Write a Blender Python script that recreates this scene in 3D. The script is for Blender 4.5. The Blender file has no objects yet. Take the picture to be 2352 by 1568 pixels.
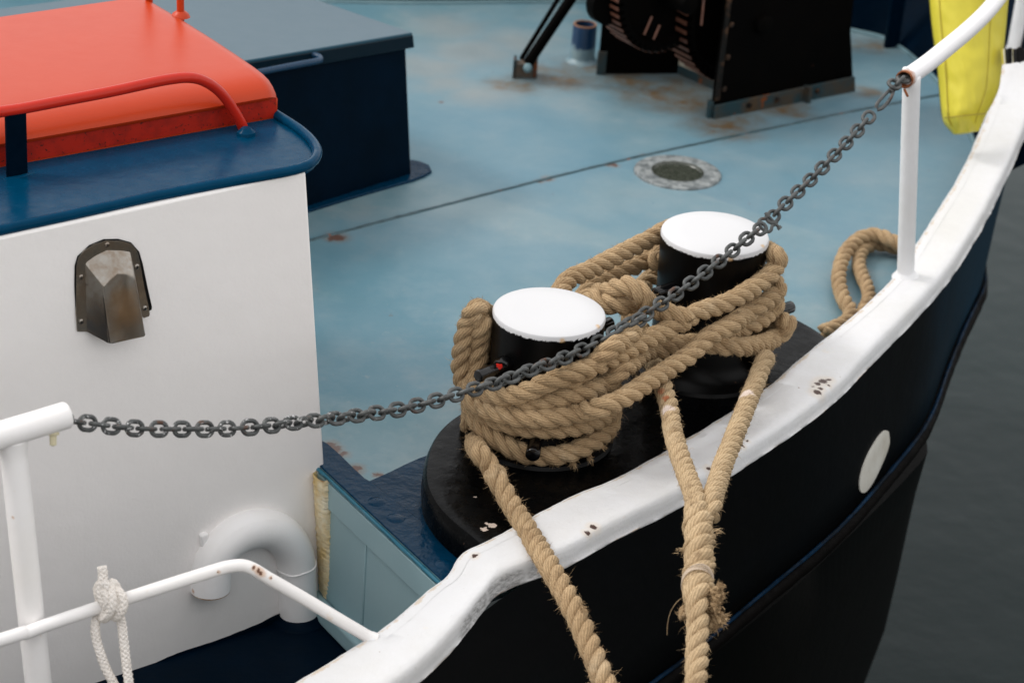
import bpy, bmesh, math, random
import numpy as np
from mathutils import Vector, Matrix, noise as mnoise
random.seed(7); rng = np.random.default_rng(7)
V3 = lambda *a: np.array(a, float)
# ------------------------------------------------------------------ camera model (85 mm, looking down on the foredeck)
F = 5554.0; H = 2.58; PIT = math.radians(26.5); ROLL = math.radians(4.3)
FW = V3(0, math.cos(PIT), -math.sin(PIT)); _r = V3(1, 0, 0); _u = V3(0, math.sin(PIT), math.cos(PIT))
RT = math.cos(ROLL)*_r + math.sin(ROLL)*_u; UP = math.cos(ROLL)*_u - math.sin(ROLL)*_r
CAM = V3(0, 0, H)
W = -(F*FW + 109*RT - 10900*UP); W /= np.linalg.norm(W)      # true vertical (the deck is cambered, its normal is z)
def ray(x, y): return FW + (x-1176)/F*RT - (y-784)/F*UP
def P(x, y, z=0.0):
    d = ray(x, y); return CAM + d*((z-H)/d[2])
def D(x, y, d): return CAM + ray(x, y)*d
def RP(x, y, p0, n):
    d = ray(x, y); return CAM + d*(np.dot(p0-CAM, n)/np.dot(d, n))
def pix(q):
    v = np.asarray(q)-CAM; d = v@FW; return 1176+F*(v@RT)/d, 784-F*(v@UP)/d, d
def conv(s, ox, oy): return lambda x, y: ((x/s+ox)/1.7415, (y/s+oy)/1.7415)
c3 = conv(1.568, 2600, 0); c5 = conv(1.568, 0, 1800); c6 = conv(1.742, 1600, 1000); c7 = conv(1.742, 2300, 800)
c8 = conv(1.521, 1100, 1700); c9 = conv(1.2736, 2300, 1500); c10 = conv(1.568, 3100, 700); c11 = conv(2.4127, 3500, 0)
c12 = conv(1.47, 1900, 0); n1 = conv(2.6133, 2500, 900); n2 = conv(3.2667, 2150, 850); n3 = conv(3.136, 1780, 1450)
n4 = conv(1.8875, 2600, 1900); n5 = conv(3.0696, 330, 2220); n6 = conv(2.24, 2300, 1350); c4 = conv(1.568, 0, 900); c1 = conv(1.568, 0, 0)
c2 = conv(1.568, 1200, 0)
def unit(v): v = np.asarray(v, float); return v/np.linalg.norm(v)

# ------------------------------------------------------------------ mesh helpers
class MB:
    def __init__(s): s.v = []; s.f = []; s.uv = []
    def add(s, vs, fs, uvs=None):
        b = len(s.v); s.v += [tuple(map(float, q)) for q in vs]
        s.uv += [tuple(map(float, q)) for q in (uvs if uvs is not None else [(0, 0)]*len(vs))]
        s.f += [tuple(b+i for i in f) for f in fs]; return s
def crom(pts, n=12):
    p = [np.asarray(q, float) for q in pts]
    if len(p) < 3: 
        return np.array([p[0]+(p[-1]-p[0])*t for t in np.linspace(0, 1, n)])
    p = [2*p[0]-p[1]] + p + [2*p[-1]-p[-2]]; out = []
    for i in range(1, len(p)-2):
        a, b, c, d = p[i-1:i+3]
        for k in range(n):
            t = k/n
            out.append(.5*((2*b)+(c-a)*t+(2*a-5*b+4*c-d)*t*t+(3*b-a-3*c+d)*t**3))
    out.append(p[-2]); return np.array(out)
def resamp(pts, step=None, n=None):
    pts = np.asarray(pts, float); L = np.r_[0, np.cumsum(np.linalg.norm(np.diff(pts, axis=0), axis=1))]
    n = n or max(3, int(L[-1]/step)+1); s = np.linspace(0, L[-1], n)
    return np.stack([np.interp(s, L, pts[:, k]) for k in range(pts.shape[1])], 1), s
def smooth(pts, it=2):
    p = pts.copy()
    for _ in range(it): p[1:-1] = .25*p[:-2]+.5*p[1:-1]+.25*p[2:]
    return p
def frames(p):
    T = np.gradient(p, axis=0); T /= np.linalg.norm(T, axis=1)[:, None]+1e-12
    N = np.zeros_like(T); a = V3(0, 0, 1) if abs(T[0][2]) < .9 else V3(1, 0, 0)
    N[0] = unit(a-T[0]*(a@T[0]))
    for i in range(1, len(p)):
        v = N[i-1]-T[i]*(N[i-1]@T[i]); N[i] = unit(v)
    return T, N, np.cross(T, N)
def tube(mb, path, r, seg=16, caps=True, e1=None, lump=0.0):
    p = np.asarray(path, float); T, N, B = frames(p)
    if np.isscalar(r): r = np.full(len(p), r)
    L = np.r_[0, np.cumsum(np.linalg.norm(np.diff(p, axis=0), axis=1))]
    vs = []; uv = []
    for i in range(len(p)):
        for j in range(seg+1):
            a = 2*math.pi*j/seg; rr = r[i]
            if lump: 
                aa = 2*math.pi*(j % seg)/seg
                rr *= 1+lump*mnoise.noise(Vector((math.cos(aa)*1.5+L[i]*40, math.sin(aa)*1.5, L[i]*60)))
            vs.append(p[i]+rr*(math.cos(a)*N[i]+math.sin(a)*B[i])); uv.append((j/seg, L[i]))
    m = seg+1; fs = [(i*m+j, i*m+j+1, (i+1)*m+j+1, (i+1)*m+j) for i in range(len(p)-1) for j in range(seg)]
    if caps:
        k = len(vs)
        q = []
        for i0, sg in ((0, -1), (len(p)-1, 1)):
            rr = r[i0]
            for ss, hh in ((.86, .25), (.5, .42), (0, .5)):
                q.append((i0, sg, ss, hh))
        for i0, sg in ((0, -1), (len(p)-1, 1)):
            prev = [i0*m+j for j in range(m)]
            for ss, hh in ((.9, .12), (.55, .2)):
                cur = []
                for j in range(m):
                    a = 2*math.pi*j/seg
                    vs.append(p[i0]+T[i0]*sg*r[i0]*hh*1.2+ss*r[i0]*(math.cos(a)*N[i0]+math.sin(a)*B[i0])); uv.append((j/seg, L[i0])); cur.append(len(vs)-1)
                for j in range(seg):
                    fs.append((prev[j], cur[j], cur[j+1], prev[j+1]) if sg < 0 else (prev[j], prev[j+1], cur[j+1], cur[j]))
                prev = cur
            fs.append(tuple(prev[:-1]) if sg > 0 else tuple(prev[:-1][::-1]))
    mb.add(vs, fs, uv); return mb
def pipe(pts, r, n=10, **k):
    mb = MB(); tube(mb, crom(pts, n), r, **k); return mb
def prism(mb, poly, ext):
    """closed polygon (3-D points) swept by the vector ext"""
    n = len(poly); a = [np.asarray(q, float) for q in poly]; b = [q+ext for q in a]
    nn = np.zeros(3)
    for i in range(n): nn += np.cross(a[i], a[(i+1) % n])
    flip = nn@ext > 0
    fs = [tuple(range(n)) if not flip else tuple(range(n))[::-1], tuple(range(n, 2*n))[::-1] if not flip else tuple(range(n, 2*n))]
    for i in range(n):
        j = (i+1) % n; q = (i, i+n, j+n, j); fs.append(q if not flip else q[::-1])
    mb.add(a+b, fs); return mb
def box(mb, o, ex, ey, ez): return prism(mb, [o, o+ex, o+ex+ey, o+ey], ez)
def lathe(mb, c, ax, prof, seg=64, uvs=True):
    """prof: list of (radius, height along ax)"""
    ax = unit(ax); a = unit(np.cross(ax, V3(0.3, 1, .1))); b = np.cross(ax, a); vs = []; uv = []
    for r, h in prof:
        for j in range(seg):
            t = 2*math.pi*j/seg; vs.append(c+ax*h+r*(math.cos(t)*a+math.sin(t)*b)); uv.append((j/seg, h))
    fs = []
    for i in range(len(prof)-1):
        for j in range(seg):
            k = (j+1) % seg; fs.append((i*seg+j, i*seg+k, (i+1)*seg+k, (i+1)*seg+j))
    if prof[-1][0] > 1e-6: fs.append(tuple((len(prof)-1)*seg+j for j in range(seg)))
    if prof[0][0] > 1e-6: fs.append(tuple(range(seg))[::-1])
    mb.add(vs, fs, uv); return mb
def grid(mb, rows, uvs=None, flip=False):
    n = len(rows); m = len(rows[0]); vs = [q for r in rows for q in r]
    uv = uvs if uvs is not None else [(j/(m-1), i/(n-1)) for i in range(n) for j in range(m)]
    fs = [(i*m+j, i*m+j+1, (i+1)*m+j+1, (i+1)*m+j) for i in range(n-1) for j in range(m-1)]
    if flip: fs = [f[::-1] for f in fs]
    mb.add(vs, fs, uv); return mb
SC = bpy.context.scene; COL = SC.collection
def build(name, mb, mat, parent=None, bevel=0, sharp=35, bseg=3):
    off = np.array(parent.matrix_world.translation) if parent is not None else np.zeros(3)
    if parent is not None: off = np.array(parent['_o'])
    me = bpy.data.meshes.new(name); me.from_pydata([tuple(np.array(q)-off) for q in mb.v], [], mb.f); me.validate()
    if len(me.vertices) == len(mb.uv):
        ul = me.uv_layers.new(name='UVMap'); li = np.zeros(len(me.loops), int); me.loops.foreach_get('vertex_index', li)
        ul.data.foreach_set('uv', np.array(mb.uv)[li].ravel())
    me.polygons.foreach_set('use_smooth', [True]*len(me.polygons))
    bm = bmesh.new(); bm.from_mesh(me); bmesh.ops.recalc_face_normals(bm, faces=bm.faces); bm.to_mesh(me); bm.free()
    if sharp: me.set_sharp_from_angle(angle=math.radians(sharp))
    me.materials.append(mat); o = bpy.data.objects.new(name, me); COL.objects.link(o)
    if parent is not None: o.parent = parent
    o['_o'] = tuple(off)
    if bevel:
        md = o.modifiers.new('b', 'BEVEL'); md.width = bevel; md.segments = bseg; md.limit_method = 'ANGLE'; md.angle_limit = math.radians(40)
        md.harden_normals = False
    return o
def tag(o, label=None, cat=None, group=None, kind=None):
    if label: o['label'] = label
    if cat: o['category'] = cat
    if group: o['group'] = group
    if kind: o['kind'] = kind
    return o
def thing(name, label, cat, loc, group=None):
    o = bpy.data.objects.new(name, None); o.empty_display_size = .05; COL.objects.link(o)
    o.location = tuple(loc); o['_o'] = tuple(map(float, loc)); return tag(o, label, cat, group)

# ------------------------------------------------------------------ materials
def srgb(r, g, b):
    f = lambda c: (c/255/12.92) if c/255 <= .04045 else ((c/255+.055)/1.055)**2.4
    return (f(r), f(g), f(b), 1)
class NT:
    def __init__(s, name):
        s.m = bpy.data.materials.new(name); s.m.use_nodes = True; s.t = s.m.node_tree; s.t.nodes.clear()
        s.out = s.n('ShaderNodeOutputMaterial'); s.b = s.n('ShaderNodeBsdfPrincipled'); s.l(s.b.outputs[0], s.out.inputs[0])
        s.pos = s.n('ShaderNodeNewGeometry').outputs['Position']
    def n(s, t, **k):
        q = s.t.nodes.new(t)
        for a, b in k.items(): setattr(q, a, b)
        return q
    def l(s, a, b): s.t.links.new(a, b)
    def set(s, sock, v):
        if hasattr(v, 'is_linked') or isinstance(v, bpy.types.NodeSocket): s.l(v, sock)
        else: sock.default_value = v
    def noise(s, scale, detail=4, rough=.6, vec=None, dist=0, col=False):
        q = s.n('ShaderNodeTexNoise'); q.inputs['Scale'].default_value = scale; q.inputs['Detail'].default_value = detail
        q.inputs['Roughness'].default_value = rough; q.inputs['Distortion'].default_value = dist
        s.l(vec if vec is not None else s.pos, q.inputs['Vector']); return q.outputs['Color' if col else 'Fac']
    def rng(s, v, a, b, c=0, d=1, smooth=False):
        q = s.n('ShaderNodeMapRange'); s.set(q.inputs[0], v)
        if smooth: q.interpolation_type = 'SMOOTHSTEP'
        for i, x in zip((1, 2, 3, 4), (a, b, c, d)): s.set(q.inputs[i], x)
        return q.outputs[0]
    def math(s, op, a, b=0, c=None, clamp=False):
        q = s.n('ShaderNodeMath', operation=op, use_clamp=clamp); s.set(q.inputs[0], a); s.set(q.inputs[1], b)
        if c is not None: s.set(q.inputs[2], c)
        return q.outputs[0]
    def mix(s, f, a, b):
        q = s.n('ShaderNodeMix', data_type='RGBA'); s.set(q.inputs[0], f); s.set(q.inputs[6], a); s.set(q.inputs[7], b); return q.outputs[2]
    def vmul(s, v, x):
        q = s.n('ShaderNodeVectorMath', operation='MULTIPLY'); s.l(v, q.inputs[0]); q.inputs[1].default_value = x; return q.outputs[0]
    def warp(s, amt, scale):
        c = s.noise(scale, 3, .6, col=True); q = s.n('ShaderNodeVectorMath', operation='SUBTRACT'); s.l(c, q.inputs[0]); q.inputs[1].default_value = (.5, .5, .5)
        q2 = s.n('ShaderNodeVectorMath', operation='SCALE'); s.l(q.outputs[0], q2.inputs[0]); q2.inputs['Scale'].default_value = amt
        q3 = s.n('ShaderNodeVectorMath', operation='ADD'); s.l(s.pos, q3.inputs[0]); s.l(q2.outputs[0], q3.inputs[1]); return q3.outputs[0]
    def spots(s, lst, warp=.02, wscale=60, soft=.5):
        """irregular patches of wear at fixed places on the surface: (point, radius)"""
        w = s.warp(warp, wscale); acc = None
        for pt, r in lst:
            q = s.n('ShaderNodeVectorMath', operation='DISTANCE'); s.l(w, q.inputs[0]); q.inputs[1].default_value = tuple(pt)
            v = s.rng(q.outputs['Value'], r*(1+soft), r*(1-soft), smooth=True)
            acc = v if acc is None else s.math('MAXIMUM', acc, v)
        return acc
    def bump(s, h, strength=.3, dist=.002, prev=None):
        q = s.n('ShaderNodeBump'); q.inputs['Strength'].default_value = strength; q.inputs['Distance'].default_value = dist
        s.l(h, q.inputs['Height'])
        if prev is not None: s.l(prev, q.inputs['Normal'])
        return q.outputs[0]
    def fin(s, col, rough, metal=0, nrm=None, spec=.5, coat=0):
        s.set(s.b.inputs['Base Color'], col); s.set(s.b.inputs['Roughness'], rough); s.set(s.b.inputs['Metallic'], metal)
        s.b.inputs['Specular IOR Level'].default_value = spec; s.b.inputs['Coat Weight'].default_value = coat; s.b.inputs['Coat Roughness'].default_value = .12
        if nrm is not None: s.l(nrm, s.b.inputs['Normal'])
        return s.m
RUST = (.16, .045, .012, 1); RUSTL = (.45, .2, .06, 1); DARKRUST = (.05, .018, .01, 1)
def paint(name, col, rough=.35, col2=None, n1s=6, lo=.35, hi=.75, bumps=((40, .25, .002), (220, .15, .0006)), chips=None, rust=None, stains=None, spec=.5, coat=0, metal=0, speck=None, rn=1.0):
    t = NT(name); c = col
    if col2: c = t.mix(t.rng(t.noise(n1s, 6, .65), lo, hi), c, col2)
    if speck:   # small scattered marks: (colour, scale, threshold)
        for sc_, (scol, sscale, th) in enumerate(speck):
            c = t.mix(t.rng(t.noise(sscale, 3, .7), th, th+.03), c, scol)
    if stains:
        for scol, lst, wp, ws, so, am in stains:
            c = t.mix(t.math('MULTIPLY', t.spots(lst, wp, ws, so), am), c, scol)
    r = t.rng(t.noise(n1s*4, 4, .6), .3, .7, max(.03, rough-.07*rn), rough+.09*rn)
    nr = None
    for sc_, st, di in bumps: nr = t.bump(t.noise(sc_, 3, .55), st, di, nr)
    m = t.fin(c, r, metal, nr, spec, coat); return m

WHITE = (.80, .80, .80, 1)
# ------------------------------------------------------------------ key places
b1 = D(1262, 713, 5.09); b2 = D(1643, 533, 5.42); R1 = .12; R2 = .122; PEDZ = .072
BOL = {1: (b1, R1), 2: (b2, R2)}
def B(i, th, z, off=.021):
    c, r = BOL[i]; t = math.radians(th); return V3(c[0]+(r+off)*math.cos(t), c[1]+(r+off)*math.sin(t), z)
def S(i, xy, off=.021):
    """point on the ray of a pixel that lies on (or passes nearest) the cylinder round bollard i"""
    c, r = BOL[i]; d = ray(*xy); R = r+off; a = d[0]**2+d[1]**2; e = CAM[:2]-c[:2]
    bq = e[0]*d[0]+e[1]*d[1]; cq = e@e-R*R; disc = bq*bq-a*cq
    k = (-bq-math.sqrt(disc))/a if disc > 0 else -bq/a
    return CAM+d*k
# gunwale outline: (pixel), height of the cap above the foredeck
IN = [((250, 1838), .05), ((450, 1713), .05), ((666, 1570), .05), ((877, 1439), .05), ((979, 1354), .055), ((1017, 1329), .06), ((1036, 1305), .07), ((1047, 1278), .085), ((1066, 1259), .095), ((1096, 1248), .1), ((1179, 1206), .1), ((1300, 1140), .1),
      ((1411, 1096), .1), ((1533, 1028), .1), ((1636, 967), .103), ((1756, 889), .107), ((1842, 816), .11), ((1908, 763), .113), ((1985, 699), .117), ((2055, 629), .122), ((2099, 565), .126), ((2161, 468), .133), ((2201, 402), .14),
      ((2240, 322), .15), ((2273, 238), .165), ((2302, 140), .185), ((2322, 50), .2), ((2338, -60), .23), ((2335, -200), .27)]
OUT = [((480, 1840), .05), ((700, 1700), .05), ((934, 1542), .05), ((990, 1493), .052), ((1039, 1444), .058), ((1077, 1395), .07), ((1119, 1339), .085), ((1160, 1308), .095), ((1221, 1286), .1), ((1300, 1257), .1), ((1411, 1196), .1), ((1569, 1118), .1), ((1727, 1019), .105),
       ((1839, 945), .108), ((1929, 874), .112), ((1985, 816), .115), ((2084, 717), .12), ((2168, 625), .127), ((2212, 562), .133), ((2256, 490), .14), ((2296, 412), .15), ((2352, 290), .165), ((2410, 140), .19), ((2445, -20), .225), ((2450, -190), .27)]
cin = crom([P(*a, z) for a, z in IN], 10); cout = crom([P(*a, z) for a, z in OUT], 14)
cin, s_in = resamp(cin, .012); cin = smooth(cin, 2); cout, _ = resamp(cout, .006); cout = smooth(cout, 4)
def capz(q):  # cap height near a plan point
    return cin[np.argmin(((cin[:, :2]-np.asarray(q)[:2])**2).sum(1)), 2]
def near(curve, q): return curve[np.argmin(((curve[:, :2]-np.asarray(q)[:2])**2).sum(1))]
pair = np.array([near(cout, q) for q in cin]); pair = smooth(pair, 6)

# ------------------------------------------------------------------ named materials
capspots = [((1890, 878), .009), ((1903, 874), .006), ((1878, 884), .007), ((1876, 902), .008), ((1884, 894), .005), ((1902, 886), .004), ((1866, 890), .003), ((1969, 862), .005), ((1968, 878), .005), ((1350, 1222), .005), ((1363, 1209), .006), ((1706, 1026), .0035), ((1628, 1076), .005), ((1437, 1186), .003), ((1403, 1208), .0025), ((1091, 1275), .004), ((1716, 1014), .003)]
def white_paint(name, spots=(), caprust=False, warm=0, base=.8):
    t = NT(name); c = t.mix(t.rng(t.noise(5, 6, .7), .4, .8), (base*.85, base*.85, base*.86, 1), (base*.79, base*.78, base*.76, 1))
    c = t.mix(t.rng(t.noise(13, 5, .7), .66, .78, 0, .35), c, (.75, .62, .42, 1))
    if caprust:
        uv = t.n('ShaderNodeUVMap').outputs[0]; sp = t.n('ShaderNodeSeparateXYZ'); t.l(uv, sp.inputs[0])
        nz = t.noise(30, 5, .75)
        edge = t.rng(t.math('ABSOLUTE', t.math('SUBTRACT', sp.outputs[0], .03)), .0, .075)
        m = t.rng(t.math('SUBTRACT', nz, t.math('MULTIPLY', edge, .55)), .42, .52)
        c = t.mix(t.math('MULTIPLY', m, .5), c, (.50, .34, .16, 1))
        low = t.rng(t.math('ABSOLUTE', t.math('SUBTRACT', sp.outputs[0], .985)), .0, .12)
        m2 = t.rng(t.math('SUBTRACT', t.noise(9, 6, .75), t.math('MULTIPLY', low, .5)), .5, .62)
        c = t.mix(t.math('MULTIPLY', m2, .55), c, (.50, .30, .12, 1))
        # scuffed fascia at the knuckle
        sc_ = t.spots([(P(1100, 1385, .06), .03), (P(1180, 1335, .07), .03), (P(1070, 1440, .03), .03), (P(1225, 1305, .07), .025), (P(1140, 1350, .06), .03)], .05, 30, .4)
        fasc = t.rng(sp.outputs[0], .74, .80)
        grain = t.rng(t.noise(1, 8, .8, vec=t.vmul(t.pos, (60, 60, 160))), .38, .62)
        c = t.mix(t.math('MULTIPLY', t.math('MULTIPLY', sc_, fasc), t.math('MULTIPLY', grain, .8)), c, (.09, .085, .08, 1))
    if spots:
        halo = t.spots([(p, r*1.9) for p, r in spots], .012, 70, .6); c = t.mix(t.math('MULTIPLY', halo, .3), c, (.6, .42, .22, 1))
        c = t.mix(t.spots([(p, r*.9) for p, r in spots], .014, 110, .15), c, DARKRUST)
    if caprust:
        c = t.mix(t.rng(t.noise(48, 5, .75), .66, .72, 0, .35), c, (.42, .40, .37, 1)); c = t.mix(t.rng(t.noise(31, 3, .6), .765, .78), c, (.22, .12, .06, 1))
    nr = t.bump(t.noise(24, 5, .65), .55, .005); nr = t.bump(t.noise(150, 4, .7), .45, .001, nr)
    return t.fin(c, t.rng(t.noise(20), .3, .7, .3, .5), 0, nr, .5)
M = {}
M['cap'] = white_paint('white_cap_paint', [(P(*a, capz(P(*a, .1))), r*1.35) for a, r in capspots], True)
M['white_rail'] = white_paint('white_rail_paint', base=.95)
M['cabin'] = paint('cabin_white', (.90, .872, .855, 1), .6, (.86, .832, .812, 1), 3, bumps=((5, .35, .012), (40, .15, .002), (140, .5, .001)), speck=[((.4, .3, .15, 1), 55, .795)])
M['navy'] = paint('navy_gloss', (.0, .020, .048, 1), .2, (.0, .028, .066, 1), 7, spec=.08, bumps=((26, .8, .006), (200, .3, .001)), speck=[((.12, .09, .07, 1), 60, .76)])
M['navy_dark'] = paint('navy_dark', (.0, .004, .010, 1), .42, (.0, .006, .016, 1), 9, spec=.04, bumps=((30, .3, .003), (200, .2, .0008)))
M['lid_skylit'] = paint('lid_navy_skylit', (.014, .062, .095, 1), .3, (.016, .066, .10, 1), 5, spec=.28, rn=.15, bumps=((60, .15, .001),))  # locker lid navy, paled: the sky's reflection is put into the colour
M['blue_roof'] = paint('roof_blue', (.0, .034, .078, 1), .24, (.0, .044, .098, 1), 8, spec=.05, bumps=((22, .4, .003), (150, .25, .0008)), speck=[((.3, .35, .4, 1), 130, .80)])
M['red'] = paint('red_gloss', (.47, .038, .003, 1), .36, (.45, .035, .003, 1), 6, rn=.15, bumps=((25, .15, .002), (300, .2, .0004)), spec=.32)
M['red_side'] = paint('red_sooty', (.38, .014, .004, 1), .5, (.24, .009, .003, 1), 26, lo=.45, hi=.68, bumps=((50, .2, .001),), speck=[((.035, .008, .005, 1), 110, .62)], spec=.25)
M['red_rail'] = paint('red_rail_paint', (.52, .020, .006, 1), .3, (.44, .016, .006, 1), 8, spec=.3, rn=.2, bumps=((60, .2, .001),), stains=[((.03, .01, .01, 1), [(D(*c1(800, 540), 4.45), .010), (D(*c1(890, 522), 4.45), .009)], .03, 120, .2, .9)])
M['black'] = paint('black_gloss', (.0015, .0016, .002, 1), .28, (.002, .002, .0025, 1), 9, spec=.2, bumps=((26, .35, .003), (180, .25, .0008)), speck=[((.09, .05, .035, 1), 65, .77)])
def hull_mat():
    t = NT('hull_paint'); sp = t.n('ShaderNodeSeparateXYZ'); t.l(t.warp(.25, 2), sp.inputs[0])
    bow_ = t.rng(sp.outputs[0], .95, 1.32, smooth=True)
    c = t.mix(bow_, t.mix(t.rng(t.noise(3), .4, .7), (.0005, .0007, .0009, 1), (.0006, .0013, .002, 1)), (.003, .020, .038, 1))
    low = t.rng(sp.outputs[2], -.33, -.30); c = t.mix(low, (.0016, .0014, .0011, 1), c)
    c = t.mix(t.rng(t.noise(60, 4, .7), .755, .77), c, (.02, .04, .05, 1))
    nr = t.bump(t.noise(10, 3), .3, .006); nr = t.bump(t.noise(120, 3), .2, .001, nr)
    return t.fin(c, .5, 0, nr, .05)
M['hull'] = hull_mat()
M['winch_black'] = paint('winch_black', (.0008, .0007, .0006, 1), .6, (.002, .0014, .001, 1), 12, speck=[((.12, .05, .03, 1), 30, .75)], spec=.03)
M['iron_red'] = paint('gear_red_oxide', (.17, .062, .034, 1), .5, (.06, .026, .018, 1), 18, bumps=((90, .4, .002),))
M['greyblue'] = paint('weathered_grey_blue', (.11, .20, .23, 1), .5, (.16, .26, .29, 1), 6, bumps=((40, .3, .002), (180, .2, .0006)), speck=[(RUST, 26, .72)])
M['stepface'] = paint('step_grey_blue', (.26, .40, .44, 1), .5, (.32, .46, .49, 1), 4, bumps=((30, .3, .002),), speck=[((.2, .12, .07, 1), 22, .74)])
M['cream'] = paint('cream_paint', (.5, .47, .38, 1), .5, (.35, .3, .2, 1), 12)
M['steel'] = None; M['brass'] = None

K0_ = P(742, 1070); _kb = K0_-.35*W; _e = P(300, 1540, -.35)-_kb; _e -= W*(_e@W); nc_ = unit(np.cross(unit(_e), W)); nc_ = nc_ if nc_[1] < 0 else -nc_; K0_ = K0_+nc_*.038
def steel_mat():
    t = NT('stained_stainless'); n_ = t.noise(45, 5, .65)
    c = t.mix(t.rng(n_, .38, .66), (.34, .32, .29, 1), (.25, .20, .155, 1)); c = t.mix(t.rng(t.noise(60, 3), .66, .76, 0, .6), c, (.12, .08, .055, 1))
    c = t.mix(t.math('MULTIPLY', t.spots([(RP(*c4(775, 470), K0_, nc_), .03), (RP(*c4(780, 560), K0_, nc_), .035)], .02, 40, .7), .7), c, (.30, .19, .10, 1))
    return t.fin(c, t.rng(n_, .3, .7, .14, .26), .92, t.bump(t.noise(60, 2), .08, .0006))
M['steel'] = steel_mat()
def chain_mat():
    t = NT('weathered_galvanised'); c = t.mix(t.rng(t.noise(60, 5, .7), .35, .65), (.045, .048, .048, 1), (.105, .11, .108, 1))
    c = t.mix(t.rng(t.noise(26, 4, .7), .60, .68), c, (.10, .045, .025, 1))
    # old splashes of white paint on the links nearest the left rail
    sx = t.n('ShaderNodeSeparateXYZ'); t.l(t.pos, sx.inputs[0]); left = t.rng(sx.outputs[0], -.15, -.4)
    c = t.mix(t.math('MULTIPLY', t.rng(t.noise(90, 5, .75), .59, .62), left), c, (.6, .6, .6, 1))
    return t.fin(c, .5, .35, t.bump(t.noise(300, 4, .7), .5, .0008))
M['chain'] = chain_mat()
def rope_mat(name, ca, cb, cc, k=10.0, yarns=12, str_=.8, dirt=True, stains=()):
    t = NT(name); uv = t.n('ShaderNodeUVMap').outputs[0]; sp = t.n('ShaderNodeSeparateXYZ'); t.l(uv, sp.inputs[0])
    nz = t.noise(70, 4, .6)
    ph = t.math('ADD', sp.outputs[0], t.math('MULTIPLY', sp.outputs[1], k)); ph = t.math('MULTIPLY', ph, 2*math.pi*yarns)
    ph = t.math('ADD', ph, t.math('MULTIPLY', nz, 5)); w = t.math('SINE', ph); w01 = t.rng(w, -1, 1)
    c = t.mix(t.rng(t.noise(18, 5, .7), .3, .7), ca, cb)
    c = t.mix(t.math('MULTIPLY', t.rng(w01, .45, 0), .45), c, cc)
    c = t.mix(t.rng(t.noise(260, 3, .6), .55, .75, 0, .4), c, (min(1, ca[0]*1.5), min(1, ca[1]*1.5), min(1, ca[2]*1.5), 1))
    if dirt: c = t.mix(t.rng(t.noise(26, 6, .8), .52, .70, 0, .75), c, (.13, .072, .034, 1)); c = t.mix(t.rng(t.noise(11, 4, .7), .58, .72, 0, .35), c, (.62, .50, .34, 1)); c = t.mix(t.rng(t.noise(6, 4, .6), .55, .7, 0, .35), c, (.22, .14, .07, 1))
    for scol, lst in stains: c = t.mix(t.math('MULTIPLY', t.spots(lst, .008, 120, .25), .85), c, scol)
    nr = t.bump(w01, str_, .0014); nr = t.bump(t.noise(420, 4, .7), .7, .0012, nr)
    m = t.fin(c, .85, 0, nr, .15); t.b.inputs['Sheen Weight'].default_value = .25; t.b.inputs['Sheen Roughness'].default_value = .6
    t.b.inputs['Sheen Tint'].default_value = (.9, .75, .5, 1); return m
M['rope'] = rope_mat('manila_rope', (.53, .375, .215, 1), (.34, .225, .12, 1), (.13, .065, .028, 1))
M['rope2'] = rope_mat('grey_manila_rope', (.56, .415, .25, 1), (.43, .305, .175, 1), (.18, .105, .05, 1), stains=[((.8, .68, .62, 1), [(D(*n6(1555, 510), 5.165), .014), (D(*n6(1515, 540), 5.155), .013), (D(*n6(840, 655), 5.05), .014)]), ((.35, .09, .03, 1), [(D(*n6(1505, 585), 5.14), .006), (D(*n6(1535, 575), 5.145), .006), (D(*n6(815, 560), 5.09), .010), (D(*n6(775, 500), 5.12), .010)])])
M['white_cord'] = rope_mat('white_braid', (.86, .82, .78, 1), (.80, .75, .70, 1), (.5, .45, .4, 1), k=0, yarns=3, str_=.3, dirt=False)
M['twine'] = paint('pale_twine', (.52, .42, .32, 1), .8, bumps=())
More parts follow.
